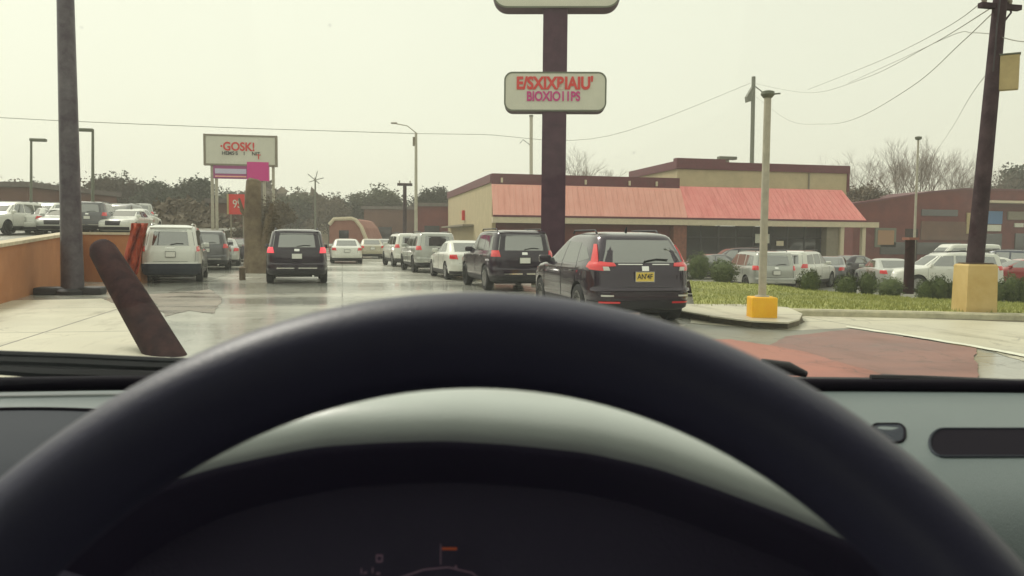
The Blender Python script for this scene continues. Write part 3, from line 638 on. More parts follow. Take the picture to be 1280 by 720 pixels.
# right-hand lower car park
ZL = -.68
def pk(src, px, D, half, rzdeg, P, label, cat='car'):
    c = copy_tree(src); c.name = src.name
    for k in ('group',):
        if k in c: del c[k]
    p = at(px, 300, D); place(c, p.x, p.y, R(rzdeg), ZL); recolour(c, P); tag(c, label, cat, 'vehicles in the lower car park by the restaurant'); return c
pk(s0, 945, 35, 0, -8, P_silver, 'silver SUV with a dark rear window parked behind the yellow-based pole')
bv = car(boxvan, P_white); bv.name = 'panel_van'
p = at(1200, 300, 58); place(bv, p.x, p.y, R(80), ZL); tag(bv, 'long white van behind the white SUV near the utility pole', 'van', 'vehicles in the lower car park by the restaurant')
pk(s0, 1004, 38, 0, -50, P_white, 'white SUV parked at an angle under the restaurant windows')
pk(sd, 1040, 42, 0, -40, P_grey, 'grey saloon parked in front of the first white porch post')
pk(s0, 915, 50, 0, 80, P_black, 'black SUV parked sideways close under the dark shop windows')
pk(sd, 1071, 46, 0, -75, P_black, 'black saloon parked beside the white porch posts')
pk(sd, 1108, 38, 0, -20, P_silver, 'silver saloon parked behind the round shrubs next to the brown post')
pk(s0, 1178, 36, 0, 75, P_white, 'white SUV seen side-on just left of the utility pole')
pk(sd, 1276, 40, 0, 70, P_red, 'red car at the right edge beyond the tan pole base')
pk(sd, 1232, 44, 0, 65, P_white, 'white saloon showing just right of the utility pole')
pk(sd, 885, 46, 0, 90, P_grey, 'dark grey saloon parked sideways right of the black crossover')
pk(s0, 1250, 52, 0, 20, P_dblue, 'dark blue SUV beside the red building right of the utility pole')
# upper-lot cars
UG = 'cars packed in the upper lot'
labs = {P_white: 'small white car packed among others in the upper lot', P_silver: 'small silver car packed among others in the upper lot', P_black: 'small black car packed among others in the upper lot', P_grey: 'small grey car packed among others in the upper lot', P_red: 'small red car in the upper lot, right of the thick grey pole'}
rows_ = [(45, [46, 78, 122, 158]), (52, [40, 62, 104, 132, 150, 172]), (59, [44, 58, 76, 108, 124, 142, 160, 178]), (66, [38, 54, 70, 86, 104, 120, 134, 150, 168]), (74, [46, 64, 82, 98, 114, 130, 144, 158, 174])]
pal = [P_white, P_silver, P_grey, P_white, P_black, P_white, P_silver, P_white, P_grey, P_white, P_gold]
labs[P_gold] = 'small champagne car packed among others in the upper lot'
i = 0
for D, xs in rows_:
    for px in xs:
        P = pal[i % len(pal)]; i += 1
        if D == 52 and px == 132: P = P_red
        src = s0 if i % 3 == 0 else sd
        c = copy_tree(src); c.name = src.name; q = at(px+random.uniform(-2, 2), 300, D+random.uniform(-.6, .6)); place(c, q.x, q.y, R(random.choice((170, 176, 184, -6, 4, 12))), zup(q.y)); recolour(c, P); tag(c, labs[P], 'car', UG)
c = copy_tree(s0); c.name = s0.name; q = at(9, 300, 43); place(c, q.x, q.y, R(168), zup(q.y)); recolour(c, P_white)
if 'group' in c: del c['group']
tag(c, 'large white SUV on the upper lot at the left edge', 'car')
# ------------------------------------------------------------------ signs
def rrect(w, h, r, k=8):
    o = []
    for cx, cy, a0 in ((w/2-r, h/2-r, 0), (-w/2+r, h/2-r, 90), (-w/2+r, -h/2+r, 180), (w/2-r, -h/2+r, 270)):
        for i in range(k+1):
            a = R(a0+90*i/k); o.append((cx+math.cos(a)*r, cy+math.sin(a)*r))
    return o
def sign_box(name, parent, cx, cz, w, h, r, depth, face=M_signface, rim=M_signrim, side=M_signpole):
    e = empty(name, (cx, 0, cz)); e.parent = parent
    o = rrect(w, h, r)
    b = MB(); b.prism([(x, -depth/2, z) for x, z in o], (0, depth, 0)); b.build('sign_case', side, e, smooth=30)
    i_ = rrect(w-.10, h-.10, r-.05); b = MB()
    for y0 in (-depth/2-.03,):
        O = [(x, y0, z) for x, z in o]; I = [(x, y0, z) for x, z in i_]; O2 = [(x, y0+.028, z) for x, z in o]; I2 = [(x, y0+.028, z) for x, z in i_]
        b.loft([O2, O, I, I2, O2], caps=False)
    b.build('sign_rim', rim, e)
    b = MB(); b.prism([(x, -depth/2-.018, z) for x, z in i_], (0, .017, 0)); b.build('sign_face', face, e)
    return e
D0 = 27.0; bs = at(690, 372, D0); top = at(694, -60, D0)
syaw = R(-14)   # faces a little left of the queue lane
sr = empty('pole_sign', (bs.x, bs.y, 0), syaw, 'tall rounded white roadside sign with red and magenta lettering on a thick purple-brown pole', 'sign')
pxm = D0/FOC
b = MB(); hw = .40
hz_ = top.z+1.0
b.box(-hw, hw, -.3, .3, -.05, hz_, bev=.03); b.build('pole', M_signpole, sr)
b = MB(); b.box(-.7, .7, -.55, .55, -.02, .18, bev=.04); b.build('base', M_gutter, sr)
z2 = at(692, 119.5, D0).z; zt_ = at(694, 20, D0).z
e2 = sign_box('lower_sign', sr, .02, z2, 3.36, 1.28, .28, .62)
text_mesh("E/SXIXBIAIU'", .55, M_lred, 'red_lettering', e2, Matrix.Translation((-.02, -.345, .25)) @ FACE_Y, .012, 1, .022, width=2.5)
text_mesh("BIOXIO11PS", .42, M_lmag, 'magenta_lettering', e2, Matrix.Translation((-.06, -.345, -.17)) @ FACE_Y, .012, 1, .014, width=1.75)
e1 = sign_box('upper_sign', sr, .03, zt_+1.05, 4.2, 2.1, .5, .75)
# far sign
DF = 60.0; fb = at(302, 300, DF)
fs = empty('roadside_sign', (fb.x, fb.y, -.6), R(-2), 'white roadside board with red lettering above a magenta and purple panel on thin legs', 'sign')
def fz(py, px=302): return at(px, py, DF).z + .6
def fx(px): return (px-302)*DF/FOC
zc = (fz(171)+fz(207))/2; hh = fz(171)-fz(207)
b = MB(); b.box(fx(261), fx(344), -.2, .2, zc-hh/2, zc+hh/2, bev=.04); b.build('board', M_signface, fs)
b = MB()
for x0, x1, z0, z1 in ((fx(260), fx(345), zc+hh/2-.06, zc+hh/2+.06), (fx(260), fx(345), zc-hh/2-.06, zc-hh/2+.06)): b.box(x0, x1, -.25, .25, z0, z1)
for x_ in (fx(260), fx(345)): b.box(x_-.07, x_+.07, -.252, .252, zc-hh/2-.07, zc+hh/2+.07)
b.build('board_frame', M_greyb, fs)
text_mesh("·GOSK!", .86, M_lred, 'red_lettering', fs, Matrix.Translation((fx(299), -.23, fz(185))) @ FACE_Y, .01, .9, .025)
text_mesh("HEMS·S    I     NIT", .36, M_lblk, 'small_lettering', fs, Matrix.Translation((fx(303), -.23, fz(193))) @ FACE_Y, .01, 1.0, .006)
text_mesh("T", .5, M_lred, 'red_mark', fs, Matrix.Translation((fx(324), -.235, fz(197))) @ FACE_Y, .01, 1.0, .01)
b = MB(); b.box(fx(270), fx(310), -.18, .18, fz(224), fz(203.5)); b.build('purple_panel', M_purp, fs)
b = MB(); b.box(fx(310), fx(336), -.26, .26, fz(226), fz(203)); b.build('magenta_panel', M_mag, fs)
b = MB(); b.box(fx(272), fx(309), -.22, -.17, fz(218), fz(212)); b.build('lilac_strip', M_lilac, fs)
b = MB(); b.box(fx(272), fx(309), -.22, -.17, fz(222.2), fz(220.6)); b.build('pink_strip', M_coral, fs)
for px in (268, 273, 330, 341):
    b = MB(); b.box(fx(px)-.10, fx(px)+.10, -.08, .08, -.2, fz(206)); b.build('leg', M_conpole, fs)
p = at(297, 300, 56); ps = empty('poster_board', (p.x, p.y, -.6), R(-4), 'small red poster board standing behind the pale tree trunk', 'sign')
b = MB(); zz = [at(297, y_, 56).z+.6 for y_ in (268, 243)]; b.box(-.55, .5, -.05, .05, zz[0], zz[1]); b.build('panel', M_lred, ps)
b = MB(); b.box(-.68, -.56, -.05, .05, zz[0], zz[1]); b.build('side_strip', M_box, ps)
text_mesh("9S", .8, M_signface, 'pale_lettering', ps, Matrix.Translation((0, -.07, (zz[0]+zz[1])/2)) @ FACE_Y, .006, .8)
for x_ in (-.45, .4):
    b = MB(); b.box(x_-.05, x_+.05, .06, .14, 0, zz[0]+.2); b.build('leg', M_greyb, ps)
# ------------------------------------------------------------------ restaurant
YB = 59.0; rr = empty('restaurant', (11.0, YB, ZL), 0, 'low restaurant with coral and pink metal awning roofs and maroon parapets', 'building')
zb = -ZL
def RX(px, Y=YB, py=270): return onY(px, py, Y).x - 11.0
def Z(z): return z+zb
XS = RX(852); XE = RX(1092); XT = RX(1058, YB+1.2); 
def bx(name, m, x0, x1, y0, y1, z0, z1, parent=rr, bev=0):
    b = MB(); b.box(x0, x1, y0, y1, z0, z1, bev=bev); return b.build(name, m, parent)
bx('side_wall', M_beige, .05, .35, .55, 26, 0, Z(5.75))
bx('back_wall', M_beige, .05, XE-1.5, 25.8, 26.1, 0, Z(5.6))
bx('roof', M_roofg, .4, XS, .64, 25.7, Z(5.3), Z(5.5)); bx('roof', M_roofg, XS+.01, XE-2.4, 1.8, 25.7, Z(5.3), Z(5.5))
# parapets
bx('parapet', M_maroon, 0, XS-.05, .38, .62, Z(5.62), Z(6.42)); bx('side_parapet', M_maroon, -.06, .30, .625, 26.1, Z(5.755), Z(6.40))
for px in (628, 733, 788, 822):
    bx('parapet_light', M_cream, RX(px)-.07, RX(px)+.07, .24, .375, Z(5.75), Z(6.1))
def awning(name, m, x0, x1, zt0, zb0, top, hipL, hipR, seams):
    b = MB(); P = [(x0, -.35, zb0), (x1, -.35, zb0), (x1-hipR, top, zt0), (x0+hipL, top, zt0)]
    b.prism(P, (0, .12, -.03)); o = b.build(name, m, rr)
    b = MB()
    for k in range(1, seams):
        t = k/seams; xa = lerp(x0, x1, t); xb = lerp(x0+hipL, x1-hipR, t)
        b.tube([(xa, -.362, zb0), (xb, top-.012, zt0)], .014, 4)
    b.build('roof_seam', m, o)
    if hipR:
        b = MB(); b.face([(x1+.001, -.35, zb0), (x1+.001, 6, zb0), (x1-hipR, 6, zt0), (x1-hipR, top, zt0)]); b.build('hip_end', m, o)
    return o
awning('coral_awning', M_coral, .0, XS+.35, Z(5.62), Z(3.28), .36, 0, .34, 34)
awning('pink_awning', M_coral2, XS+.40, XE-.9, Z(5.85), Z(3.30), 1.3, -.5, 1.25, 34)
bx('awning_edge', M_maroon, -.02, XE-.7, -.44, -.36, Z(3.16), Z(3.30))
bx('fascia', M_cream, -.03, XE+.25, -.40, .2, Z(2.72), Z(3.155))
bx('soffit', M_maroon, .36, XE, .22, 3.0, Z(2.80), Z(2.90))
# upper block
ux0 = RX(843, YB+1.5); ux1 = RX(1058, YB+1.5)
bx('upper_wall', M_beige, ux0+.15, ux1-.1, 1.45, 12, Z(5.4), Z(7.25)); 
bx('upper_parapet', M_maroon, ux0, ux1+.08, 1.30, 12.2, Z(7.24), Z(7.88))
bx('upper_parapet_step', M_maroon, ux0-.02, RX(905, YB+1.3), 1.24, 1.9, Z(7.30), Z(8.10))
bx('corner_trim', M_maroon, ux1-.12, ux1+.10, 1.36, 1.7, Z(5.7), Z(7.24))
bx('wall_pipe', M_greyb, RX(1009, YB+1.4), RX(1009, YB+1.4)+.1, 1.32, 1.44, Z(5.7), Z(7.2))
# roof vent
v = empty('roof_vent', (RX(907, YB+6), 6, Z(7.85))); v.parent = rr
bx('vent_pipe', M_greyb, -.14, .14, -.14, .14, 0, .75, v); bx('vent_cap', M_signrim, -.8, .8, -.3, .3, .75, 1.0, v)
# storefront
yy = .9
bx('lower_wall', M_mbrick, .36, XS-.7, yy-.3, yy, 0, Z(2.8)); bx('brick_pier', M_pierb, XS-.65, XS+.45, -.05, yy, 0, Z(2.715))
xw0 = XS+.5; xw1 = RX(1034); n = 8
for k in range(n):
    a = lerp(xw0, xw1, k/n); c = lerp(xw0, xw1, (k+1)/n)
    w = empty('window', (a, yy-.15, Z(-.2))); w.parent = rr; ww = c-a
    bx('pane', M_glassd, .07, ww-.07, .04, .07, 0, 2.9, w)
    b = MB(); b.box(0, .065, -.02, .1, 0, 2.95); b.box(ww-.065, ww-.003, -.02, .1, 0, 2.95); b.box(.066, ww-.066, -.02, .1, 1.95, 2.03); b.build('frame', M_trim, w)
bx('stall_riser', M_mbrick, xw0, xw1, yy-.3, yy, 0, Z(-.21))
bx('end_wall', M_greyb, xw1+.02, RX(1049), .0, 8, 0, Z(2.715))
for px in (1052, 1079):
    xx = RX(px); e = empty('porch_post', (xx, -.05, 0)); e.parent = rr
    bx('shaft', M_cream, -.16, .16, -.16, .16, 0, Z(2.71), e); bx('plinth', M_cream, -.24, .24, -.24, .24, 0, .35, e)
bx('porch_wall', M_cream, RX(1068), RX(1083), 2.9, 3.1, 0, Z(2.8))
bx('notice', M_signface, RX(950), RX(968), yy-.24, yy-.20, Z(1.35), Z(2.1)); bx('small_notice', M_cream, RX(977), RX(986), yy-.24, yy-.20, Z(1.15), Z(1.55))
bx('door_canopy', M_greyb, -.9, .1, 9, 24, Z(2.6), Z(2.75))
bx('wall_lamp', M_lred, -.2, .04, 14, 14.5, Z(3.2), Z(4.1))
# ------------------------------------------------------------------ red building
YR = 80.0; x0 = onY(1066, 300, YR).x; x1 = onY(1420, 300, YR).x
rd = empty('brick_building', (x0, YR, ZL), 0, 'wide maroon building with a rising roofline behind the utility pole', 'building')
def rX(px, Y=YR): return onY(px, 300, Y).x-x0
def rZ(px, py, Y=YR): return onY(px, py, Y).z-ZL
prof = [(0, 0), (x1-x0, 0), (x1-x0, rZ(1280, 238)), (rX(1205), rZ(1205, 237)), (rX(1160), rZ(1160, 241)), (0, rZ(1070, 256))]
b = MB(); b.prism([(x, 0, z) for x, z in prof], (0, 16, 0)); b.build('wall', M_mbrick, rd)
b = MB(); tp = [(x, -.12, z) for x, z in prof[2:]]
for a, c in zip(tp, tp[1:]): b.prism([a, c, (c[0], -.12, c[2]+.18), (a[0], -.12, a[2]+.18)], (0, 16.2, 0))
b.build('roof_edge', M_maroon, rd)
def rpan(name, m, pa, pb, ya, yb, Y0=-.15, dep=.14):
    q = MB(); q.box(rX(pa), rX(pb), Y0, Y0+dep, rZ((pa+pb)/2, yb), rZ((pa+pb)/2, ya)); return q.build(name, m, rd)
rpan('lower_band', M_brownb, 1150, 1222, 277, 300); rpan('entry_panel', M_amber, 1096, 1116, 288, 306, -.2); rpan('entry_frame', M_signrim, 1093, 1119, 285, 309)
rpan('entry_door', M_darkbrown, 1131, 1146, 286, 335); rpan('yellow_poster', M_box, 1206, 1214, 266, 292, -.22)
rpan('long_window', M_glassd, 1100, 1200, 303, 318); rpan('blue_sign', M_blue, 1231, 1250, 264, 280, -.22); rpan('white_sign', M_signface, 1232, 1249, 281, 289, -.22)
rpan('shop_window', M_glassd, 1226, 1251, 292, 318); rpan('pale_canopy', M_cream, 1226, 1330, 252, 255, -1.4, 1.3); rpan('grey_sign', M_greyb, 1257, 1330, 265, 275, -.24)
rpan('pale_notice', M_signface, 1266, 1277, 279, 284, -.2); rpan('side_window', M_glassd, 1268, 1320, 292, 325); rpan('side_window', M_glassd, 1150, 1195, 262, 270, -.13)
rpan('window_sill', M_cream, 1270, 1320, 326, 328, -.3)
# middle far buildings
def block(name, px0, px1, pyt, D, dep, m, lab, roof=M_roofg, gable=False):
    p0 = at(px0, 300, D); p1 = at(px1, 300, D); w = (p1-p0).length; h = at((px0+px1)/2, pyt, D).z+.78
    yaw = math.atan2(p1.y-p0.y, p1.x-p0.x); e = empty(name, (p0.x, p0.y, -.78), yaw, lab, 'building')
    b = MB()
    if gable == 'round':
        pts = [(0, 0), (w, 0), (w, h*.35)]+[(w*(.5+.46*math.cos(a)), h*(.5+.5*math.sin(a))) for a in [R(10+160*i/12) for i in range(13)]]+[(0, h*.35)]
        b.prism([(x, 0, z) for x, z in pts], (0, dep, 0)); b.build('wall', m, e)
        b = MB(); b.tube([(x, -.1, z) for x, z in pts[2:]], .22, 6); b.build('roof_edge', M_cream, e)
    else:
        b.box(0, w, 0, dep, 0, h); b.build('wall', m, e); b = MB(); b.box(-.3, w+.3, -.3, dep+.3, h+.002, h+.4); b.build('roof', roof, e)
    for k in range(max(1, int(w/5))):
        xx = w*(k+.5)/max(1, int(w/5)); b = MB(); b.box(xx-.9, xx+.9, -.05, -.01, h*.35, h*.62); b.build('window', M_glassd, e)
    return e
p0 = at(411, 300, 80); e = empty('brick_building', (p0.x, p0.y, -.78), -YAW, 'pale red brick building with one slanting side behind the lone white saloon', 'building')
def sx_(px): return (px-411)*.08
def sz_(py): return at(435, py, 80).z+.78
b = MB(); pr = [(0, 0), (sx_(468), 0), (sx_(461), sz_(306)), (sx_(452), sz_(284)), (sx_(445), sz_(275)), (sx_(440), sz_(273)), (sx_(418), sz_(274)), (sx_(412), sz_(281))]
b.prism([(x, 0, z) for x, z in pr], (0, 10, 0)); b.build('wall', M_pbrick, e)
b = MB(); b.tube([(x, -.12, z) for x, z in pr[1:]], .2, 6); b.build('edge_trim', M_cream, e)
b = MB(); b.box(sx_(424), sx_(436), -.06, -.01, sz_(298), sz_(288)); b.build('window', M_glassd, e)
block('low_building', 455, 560, 262, 105, 10, M_brownb, 'long low brown building behind the end of the queue')
block('low_building', 395, 470, 280, 120, 10, M_cream, 'low cream building partly behind the slant-sided brick one')
block('storage_building', -30, 36, 234, 62, 14, M_brownb, 'brown flat-roofed building at the left edge behind the upper lot')
block('low_building', 262, 300, 254, 70, 8, M_brownb, 'small brown shed under the roadside board')
block('brick_building', 520, 560, 258, 96, 8, M_mbrick, 'dark red building just left of the restaurant side wall')
# ------------------------------------------------------------------ poles
def pole(name, px, pyb, pyt, D, r0, r1, m, lab, cat='pole', pxt=None, group=None, z0=None):
    p = at(px, 300, D); base = Vector((p.x, p.y, -.7 if z0 is None else z0)); t = at(pxt if pxt else px, pyt, D)
    e = empty(name, base, 0, lab, cat, group); d = t-base
    b = MB(); b.tube([(0, 0, 0), d*.5, d], [r0, (r0+r1)/2, r1], 14); b.build('shaft', m, e, smooth=40); return e, d
# big left pole
p0 = gnd(91, 368); d = at(83, -40, (p0-CAM).dot(Fw))-p0
e = empty('sign_post', p0, 0, 'thick grey steel pole rising from a dark base in front of the orange wall', 'pole')
b = MB(); b.tube([(0, 0, .1), (0, 0, 2), (0, 0, d.z)], [.27, .245, .19], 20); b.build('shaft', M_steel, e, smooth=40)
b = MB(); b.tube([(0, 0, -.02), (0, 0, .1), (0, 0, .16)], [.42, .42, .34], 20); b.build('flange', M_dark, e, smooth=30)
for sx, w in ((-.48, .36), (.46, .28)):
    b = MB(); b.box(sx-w, sx+w, -.28, .28, -.01, .19, bev=.05); b.build('base_block', M_dark, e, smooth=40)
# solid dark brown tapered tube, leaning left
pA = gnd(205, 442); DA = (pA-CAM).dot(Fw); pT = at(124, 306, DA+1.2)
e = empty('leaning_shape', pA, 0, 'dark brown round-topped tapering shape leaning to the left in front of the orange wall', 'post')
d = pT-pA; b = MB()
pts = [d*-.3, d*.25, d*.5, d*.75, d*.93, d*.97, d]; b.tube(pts, [.24, .225, .215, .20, .185, .155, .06], 18); b.build('shaft', M_darkbrown, e, smooth=50)
# orange-red sheet over wall corner
qa = at(178, 279, 24.5); b = MB(); rings = []
for j in range(9):
    t = j/8; L_ = []
    for i in range(13):
        s = i/12; px = lerp(lerp(164, 153, t), lerp(184, 172, t), s); py = lerp(279, 340, t)
        q = at(px+.8*math.sin(t*7+s*2), py+4*math.sin(s*8+1)*t*t, 24.9+.11*math.sin(s*13+t*4)+.05*math.sin(s*5-t*6)); L_.append(q)
    rings.append(L_)
b.loft(rings, closed=False, caps=False); o = b.build('hanging_sheet', M_redcloth, smooth=60); md = o.modifiers.new('s', 'SOLIDIFY'); md.thickness = .02
tag(o, 'orange-red sheet hanging over the wall beside the pale silver minivan', 'sheet')
# lamps on the left
def streetlamp(px, pxh, pyt, D, r, lab, group, z0):
    e, d = pole('street_lamp', px, 0, pyt+2, D, r, r*.7, M_signrim, lab, 'lamp', group=group, z0=z0)
    sg = 1 if pxh > px else -1; L_ = abs(pxh-px)*D/FOC
    b = MB(); b.tube([d, d+Vector((sg*.35*L_, 0, .06)), d+Vector((sg*L_, 0, .02))], r*.6, 8); b.build('arm', M_signrim, e)
    b = MB(); b.box(-.45, .45, -.16, .16, -.1, .08, bev=.04, mtx=Matrix.Translation(d+Vector((sg*L_, 0, .02)))); b.build('lamp_head', M_signrim, e)
    return e
streetlamp(39, 47, 173, 48, .09, 'left-edge street lamp with its head pointing right over the upper lot', 'street lamps over the upper lot', 1.5)
streetlamp(116, 107, 161, 46, .10, 'street lamp with its head pointing left, just right of the thick grey pole', 'street lamps over the upper lot', 1.5)
# T-topped pole and thin grey pole mid
e, d = pole('utility_pole', 506, 0, 231, 75, .20, .17, M_wood, 'short utility pole with a flat crossarm beside the thin grey lamp post', 'pole')
b = MB(); b.box(-.7, .7, -.1, .1, -.1, .15, mtx=Matrix.Translation(d)); b.build('crossarm', M_wood, e)
for i_, px in enumerate((-.5, .5)):
    b = MB(); b.tube([d+Vector((px, 0, .15)), d+Vector((px, 0, .38))], .06, 8); b.build('insulator', M_greyb, e)
e, d = pole('lamp_post', 520, 0, 166, 55, .13, .09, M_conpole, 'tall thin grey lamp post with a long arm above the far end of the queue', 'lamp')
b = MB(); b.tube([d, d+Vector((-.6, 0, .45)), d+Vector((-1.6, 0, .6))], .035, 6); b.build('arm', M_conpole, e)
b = MB(); b.tube([d+Vector((-1.3, 0, .6)), d+Vector((-1.7, 0, .6))], [.07, .05], 8); b.build('lamp_head', M_greyb, e)
b = MB(); b.box(-.22, -.05, -.1, .1, -.9, -.3, mtx=Matrix.Translation(d)); b.build('bracket', M_greyb, e)
e, d = pole('signal_pole', 394, 0, 222, 95, .12, .09, M_signrim, 'distant thin pole with a small cluster on top above the black SUV', 'pole')
b = MB()
for k in range(5): b.tube([d+Vector((0, 0, -.3)), d+Vector((math.cos(k*1.3)*1.0, 0, math.sin(k*1.3)*.8))], .05, 5)
b.build('crossarm', M_signrim, e)
e, d = pole('flag_pole', 664, 0, 146, 98, .22, .2, M_conpole, 'plain pole rising behind the restaurant beside the thick sign pole', 'pole')
b = MB(); b.tube([d, d+Vector((0, 0, .2))], .26, 10); b.build('cap', M_signrim, e)
b = MB(); b.tube([d+Vector((0, 0, -3.5)), d+Vector((-1.0, 0, -2.8)), d+Vector((-1.4, 0, -3.3))], .05, 5); b.build('bracket', M_signrim, e)
e, d = pole('utility_pole', 938, 0, 96, 90, .26, .22, M_signrim, 'dark utility pole with a slanted transformer rising behind the restaurant', 'pole', pxt=942)
b = MB(); b.prism([d+Vector((0, -.25, -.8)), d+Vector((-.9, -.25, -2.3)), d+Vector((-.8, -.25, -2.9)), d+Vector((.1, -.25, -2.6))], (0, .5, 0)); b.build('transformer', M_signrim, e)
b = MB(); b.tube([d+Vector((0, 0, -.9)), d+Vector((1.7, 0, -2.0))], .06, 6); b.build('arm', M_signrim, e)
# yellow based lamp post
yb = gnd(952, 396, .14); Dy = (yb-CAM).dot(Fw)
e = empty('lamp_post', yb, R(-14), 'slim pale lamp post on a bright yellow block on the kerb island', 'lamp')
tz = at(957, 124, Dy).z-yb.z
b = MB(); b.box(-.225, .225, -.21, .21, -.03, .365, bev=.025); b.build('yellow_base', M_yellow, e, smooth=40)
b = MB(); b.tube([(0, 0, .3), (0, 0, tz)], [.07, .062], 14); b.build('shaft', M_conpole, e, smooth=40)
b = MB(); b.tube([(0, 0, tz-.02), (0, 0, tz+.04), (0, 0, tz+.09), (0, 0, tz+.11)], [.075, .125, .115, .05], 12); b.tube([(.1, 0, tz+.05), (.22, 0, tz+.06)], .015, 6); b.build('lamp_head', M_signrim, e, smooth=40)
b = MB(); b.tube([(0, 0, .366), (0, 0, .39)], [.13, .12], 14); b.build('base_plate', M_conpole, e)
# utility pole right with tan base
ub = gnd(1216, 389, .12); Du = (ub-CAM).dot(Fw)
e = empty('utility_pole', ub, 0, 'leaning dark wooden utility pole at the right with a tan box near its top', 'pole')
d = at(1256, -60, Du)-ub; p1 = at(1218, 335, Du)-ub
b = MB(); b.tube([Vector((p1.x, p1.y, 0))*.9, p1, p1.lerp(d, .5), d], [.17, .165, .145, .125], 16); b.build('shaft', M_wood, e, smooth=50)
c0 = at(1261.5, 91, Du-.15)-ub; b = MB(); b.box(-.17, .17, -.09, .09, -.345, .345, bev=.012, mtx=Matrix.Translation(c0) @ Matrix.Rotation(-R(42), 4, 'Z')); bo = b.build('cabinet', M_box, e)
b = MB(); CM = Matrix.Translation(c0) @ Matrix.Rotation(-R(42), 4, 'Z'); b.box(-.185, .185, -.105, .105, .35, .375, mtx=CM); b.build('cabinet_lid', M_signrim, bo)
b = MB(); q = at(1240, 84, Du-.1)-ub; b.tube([q+Vector((-.06, -.1, -.1)), q+Vector((-.05, -.12, .35)), q+Vector((-.02, -.1, .8)), q+Vector((.03, -.1, 1.35))], .014, 6); b.build('cable', M_dark, e)
b = MB(); q = at(1246, 8, Du)-ub; b.box(-.4, .55, -.06, .06, -.05, .05, mtx=Matrix.Translation(q)); b.tube([q+Vector((.25, 0, .1)), q+Vector((.35, 0, -.1)), q+Vector((.2, 0, -.28))], .02, 6); b.build('crossarm', M_wood, e)
for k in (-.3, .3):
    b = MB(); b.tube([q+Vector((k, 0, .05)), q+Vector((k, 0, .12)), q+Vector((k, 0, .2))], [.04, .055, .03], 8); b.build('insulator', M_greyb, e)
tb = empty('concrete_block', gnd(1217, 389, .12), R(-12), 'tall tan concrete block wrapped round the foot of the utility pole', 'block')
b = MB(); b.prism([(-.30, -.26, -.2), (.30, -.26, -.2), (.30, .26, -.2), (-.30, .26, -.2)], (0, 0, .01)); b.b.clear()
rg = [[(-w, -w*.9, z), (w, -w*.9, z), (w, w*.9, z), (-w, w*.9, z)] for z, w in ((-.12, .31), (.93, .295), (.96, .27))]
b.loft(rg); b.build('block', M_tan, tb)
b = MB(); b.box(-.24, .24, -.22, .22, .961, .985); b.build('rubble_top', M_mulch, tb)
# reddish timber post in the shrub bed, thin lamp behind
e, d = pole('timber_post', 1138, 0, 300, 25, .155, .14, M_darkbrown, 'square reddish brown post among the round shrubs', 'post', z0=-.1)
b = MB(); b.box(-.17, .17, -.17, .17, 0, .08, mtx=Matrix.Translation(d)); b.build('cap', M_pbrick, e)
e, d = pole('lamp_post', 1143, 0, 173, 45, .075, .055, M_conpole, 'slim lamp post with a small round head in front of the bare trees', 'lamp', pxt=1148, z0=-.7)
b = MB(); b.lathe([(-.1, .06), (-.05, .17), (.08, .19), (.12, .05)], 'Z', c=d, seg=12); b.build('lamp_head', M_signrim, e, smooth=40)
# ------------------------------------------------------------------ cables
def cable(lab, pts, r, sag=0):
    """pts: (px,py,D) control points, smoothed"""
    W = [at(*p) for p in pts]; out = []
    for i in range(len(W)-1):
        p0, p1, p2, p3 = W[max(i-1, 0)], W[i], W[i+1], W[min(i+2, len(W)-1)]
        for k in range(8):
            t = k/8; out.append(.5*((2*p1)+(p2-p0)*t+(2*p0-5*p1+4*p2-p3)*t*t+(3*p1-p0-3*p2+p3)*t**3))
    out.append(W[-1]); b = MB(); b.tube(out, r*.72, 6); o = b.build('cable', M_wire); tag(o, lab, 'cable', 'overhead cables'); return o
cable('overhead cable crossing the sky on the left behind the thick grey pole', [(-80, 143, 60), (0, 147, 60), (100, 152, 60), (300, 160, 61), (520, 167, 62)], .035)
cable('faint overhead cable running on from the thin grey lamp post to the sign pole', [(520, 167, 62), (600, 168, 66), (760, 170, 76), (938, 104, 90)], .028)
cable('highest cable running to the top of the utility pole at the right', [(1010, 112, 70), (1100, 76, 50), (1180, 36, 32), (1245, -12, Du)], .018)
cable('second cable down running to the utility pole at the right', [(942, 104, 90), (1010, 116, 70), (1080, 98, 50), (1160, 58, 32), (1245, 6, Du)], .018)
cable('cable that levels off before reaching the utility pole at the right', [(1060, 104, 55), (1130, 72, 40), (1190, 44, 26), (1215, 41, 21), (1245, 43, Du)], .014)
cable('deeply sagging lowest cable swooping up to the utility pole', [(944, 120, 90), (985, 150, 70), (1030, 155, 55), (1070, 148, 42), (1140, 108, 30), (1200, 55, 22), (1243, 14, Du)], .016)
cable('thin cable coming down from the utility pole to the red building', [(1243, 80, Du), (1212, 122, 30), (1190, 160, 50), (1165, 200, 70), (1150, 240, 80)], .012)
cable('cable leaving the utility pole towards the right edge', [(1250, 46, Du), (1280, 52, Du-1), (1330, 48, Du-2)], .014)
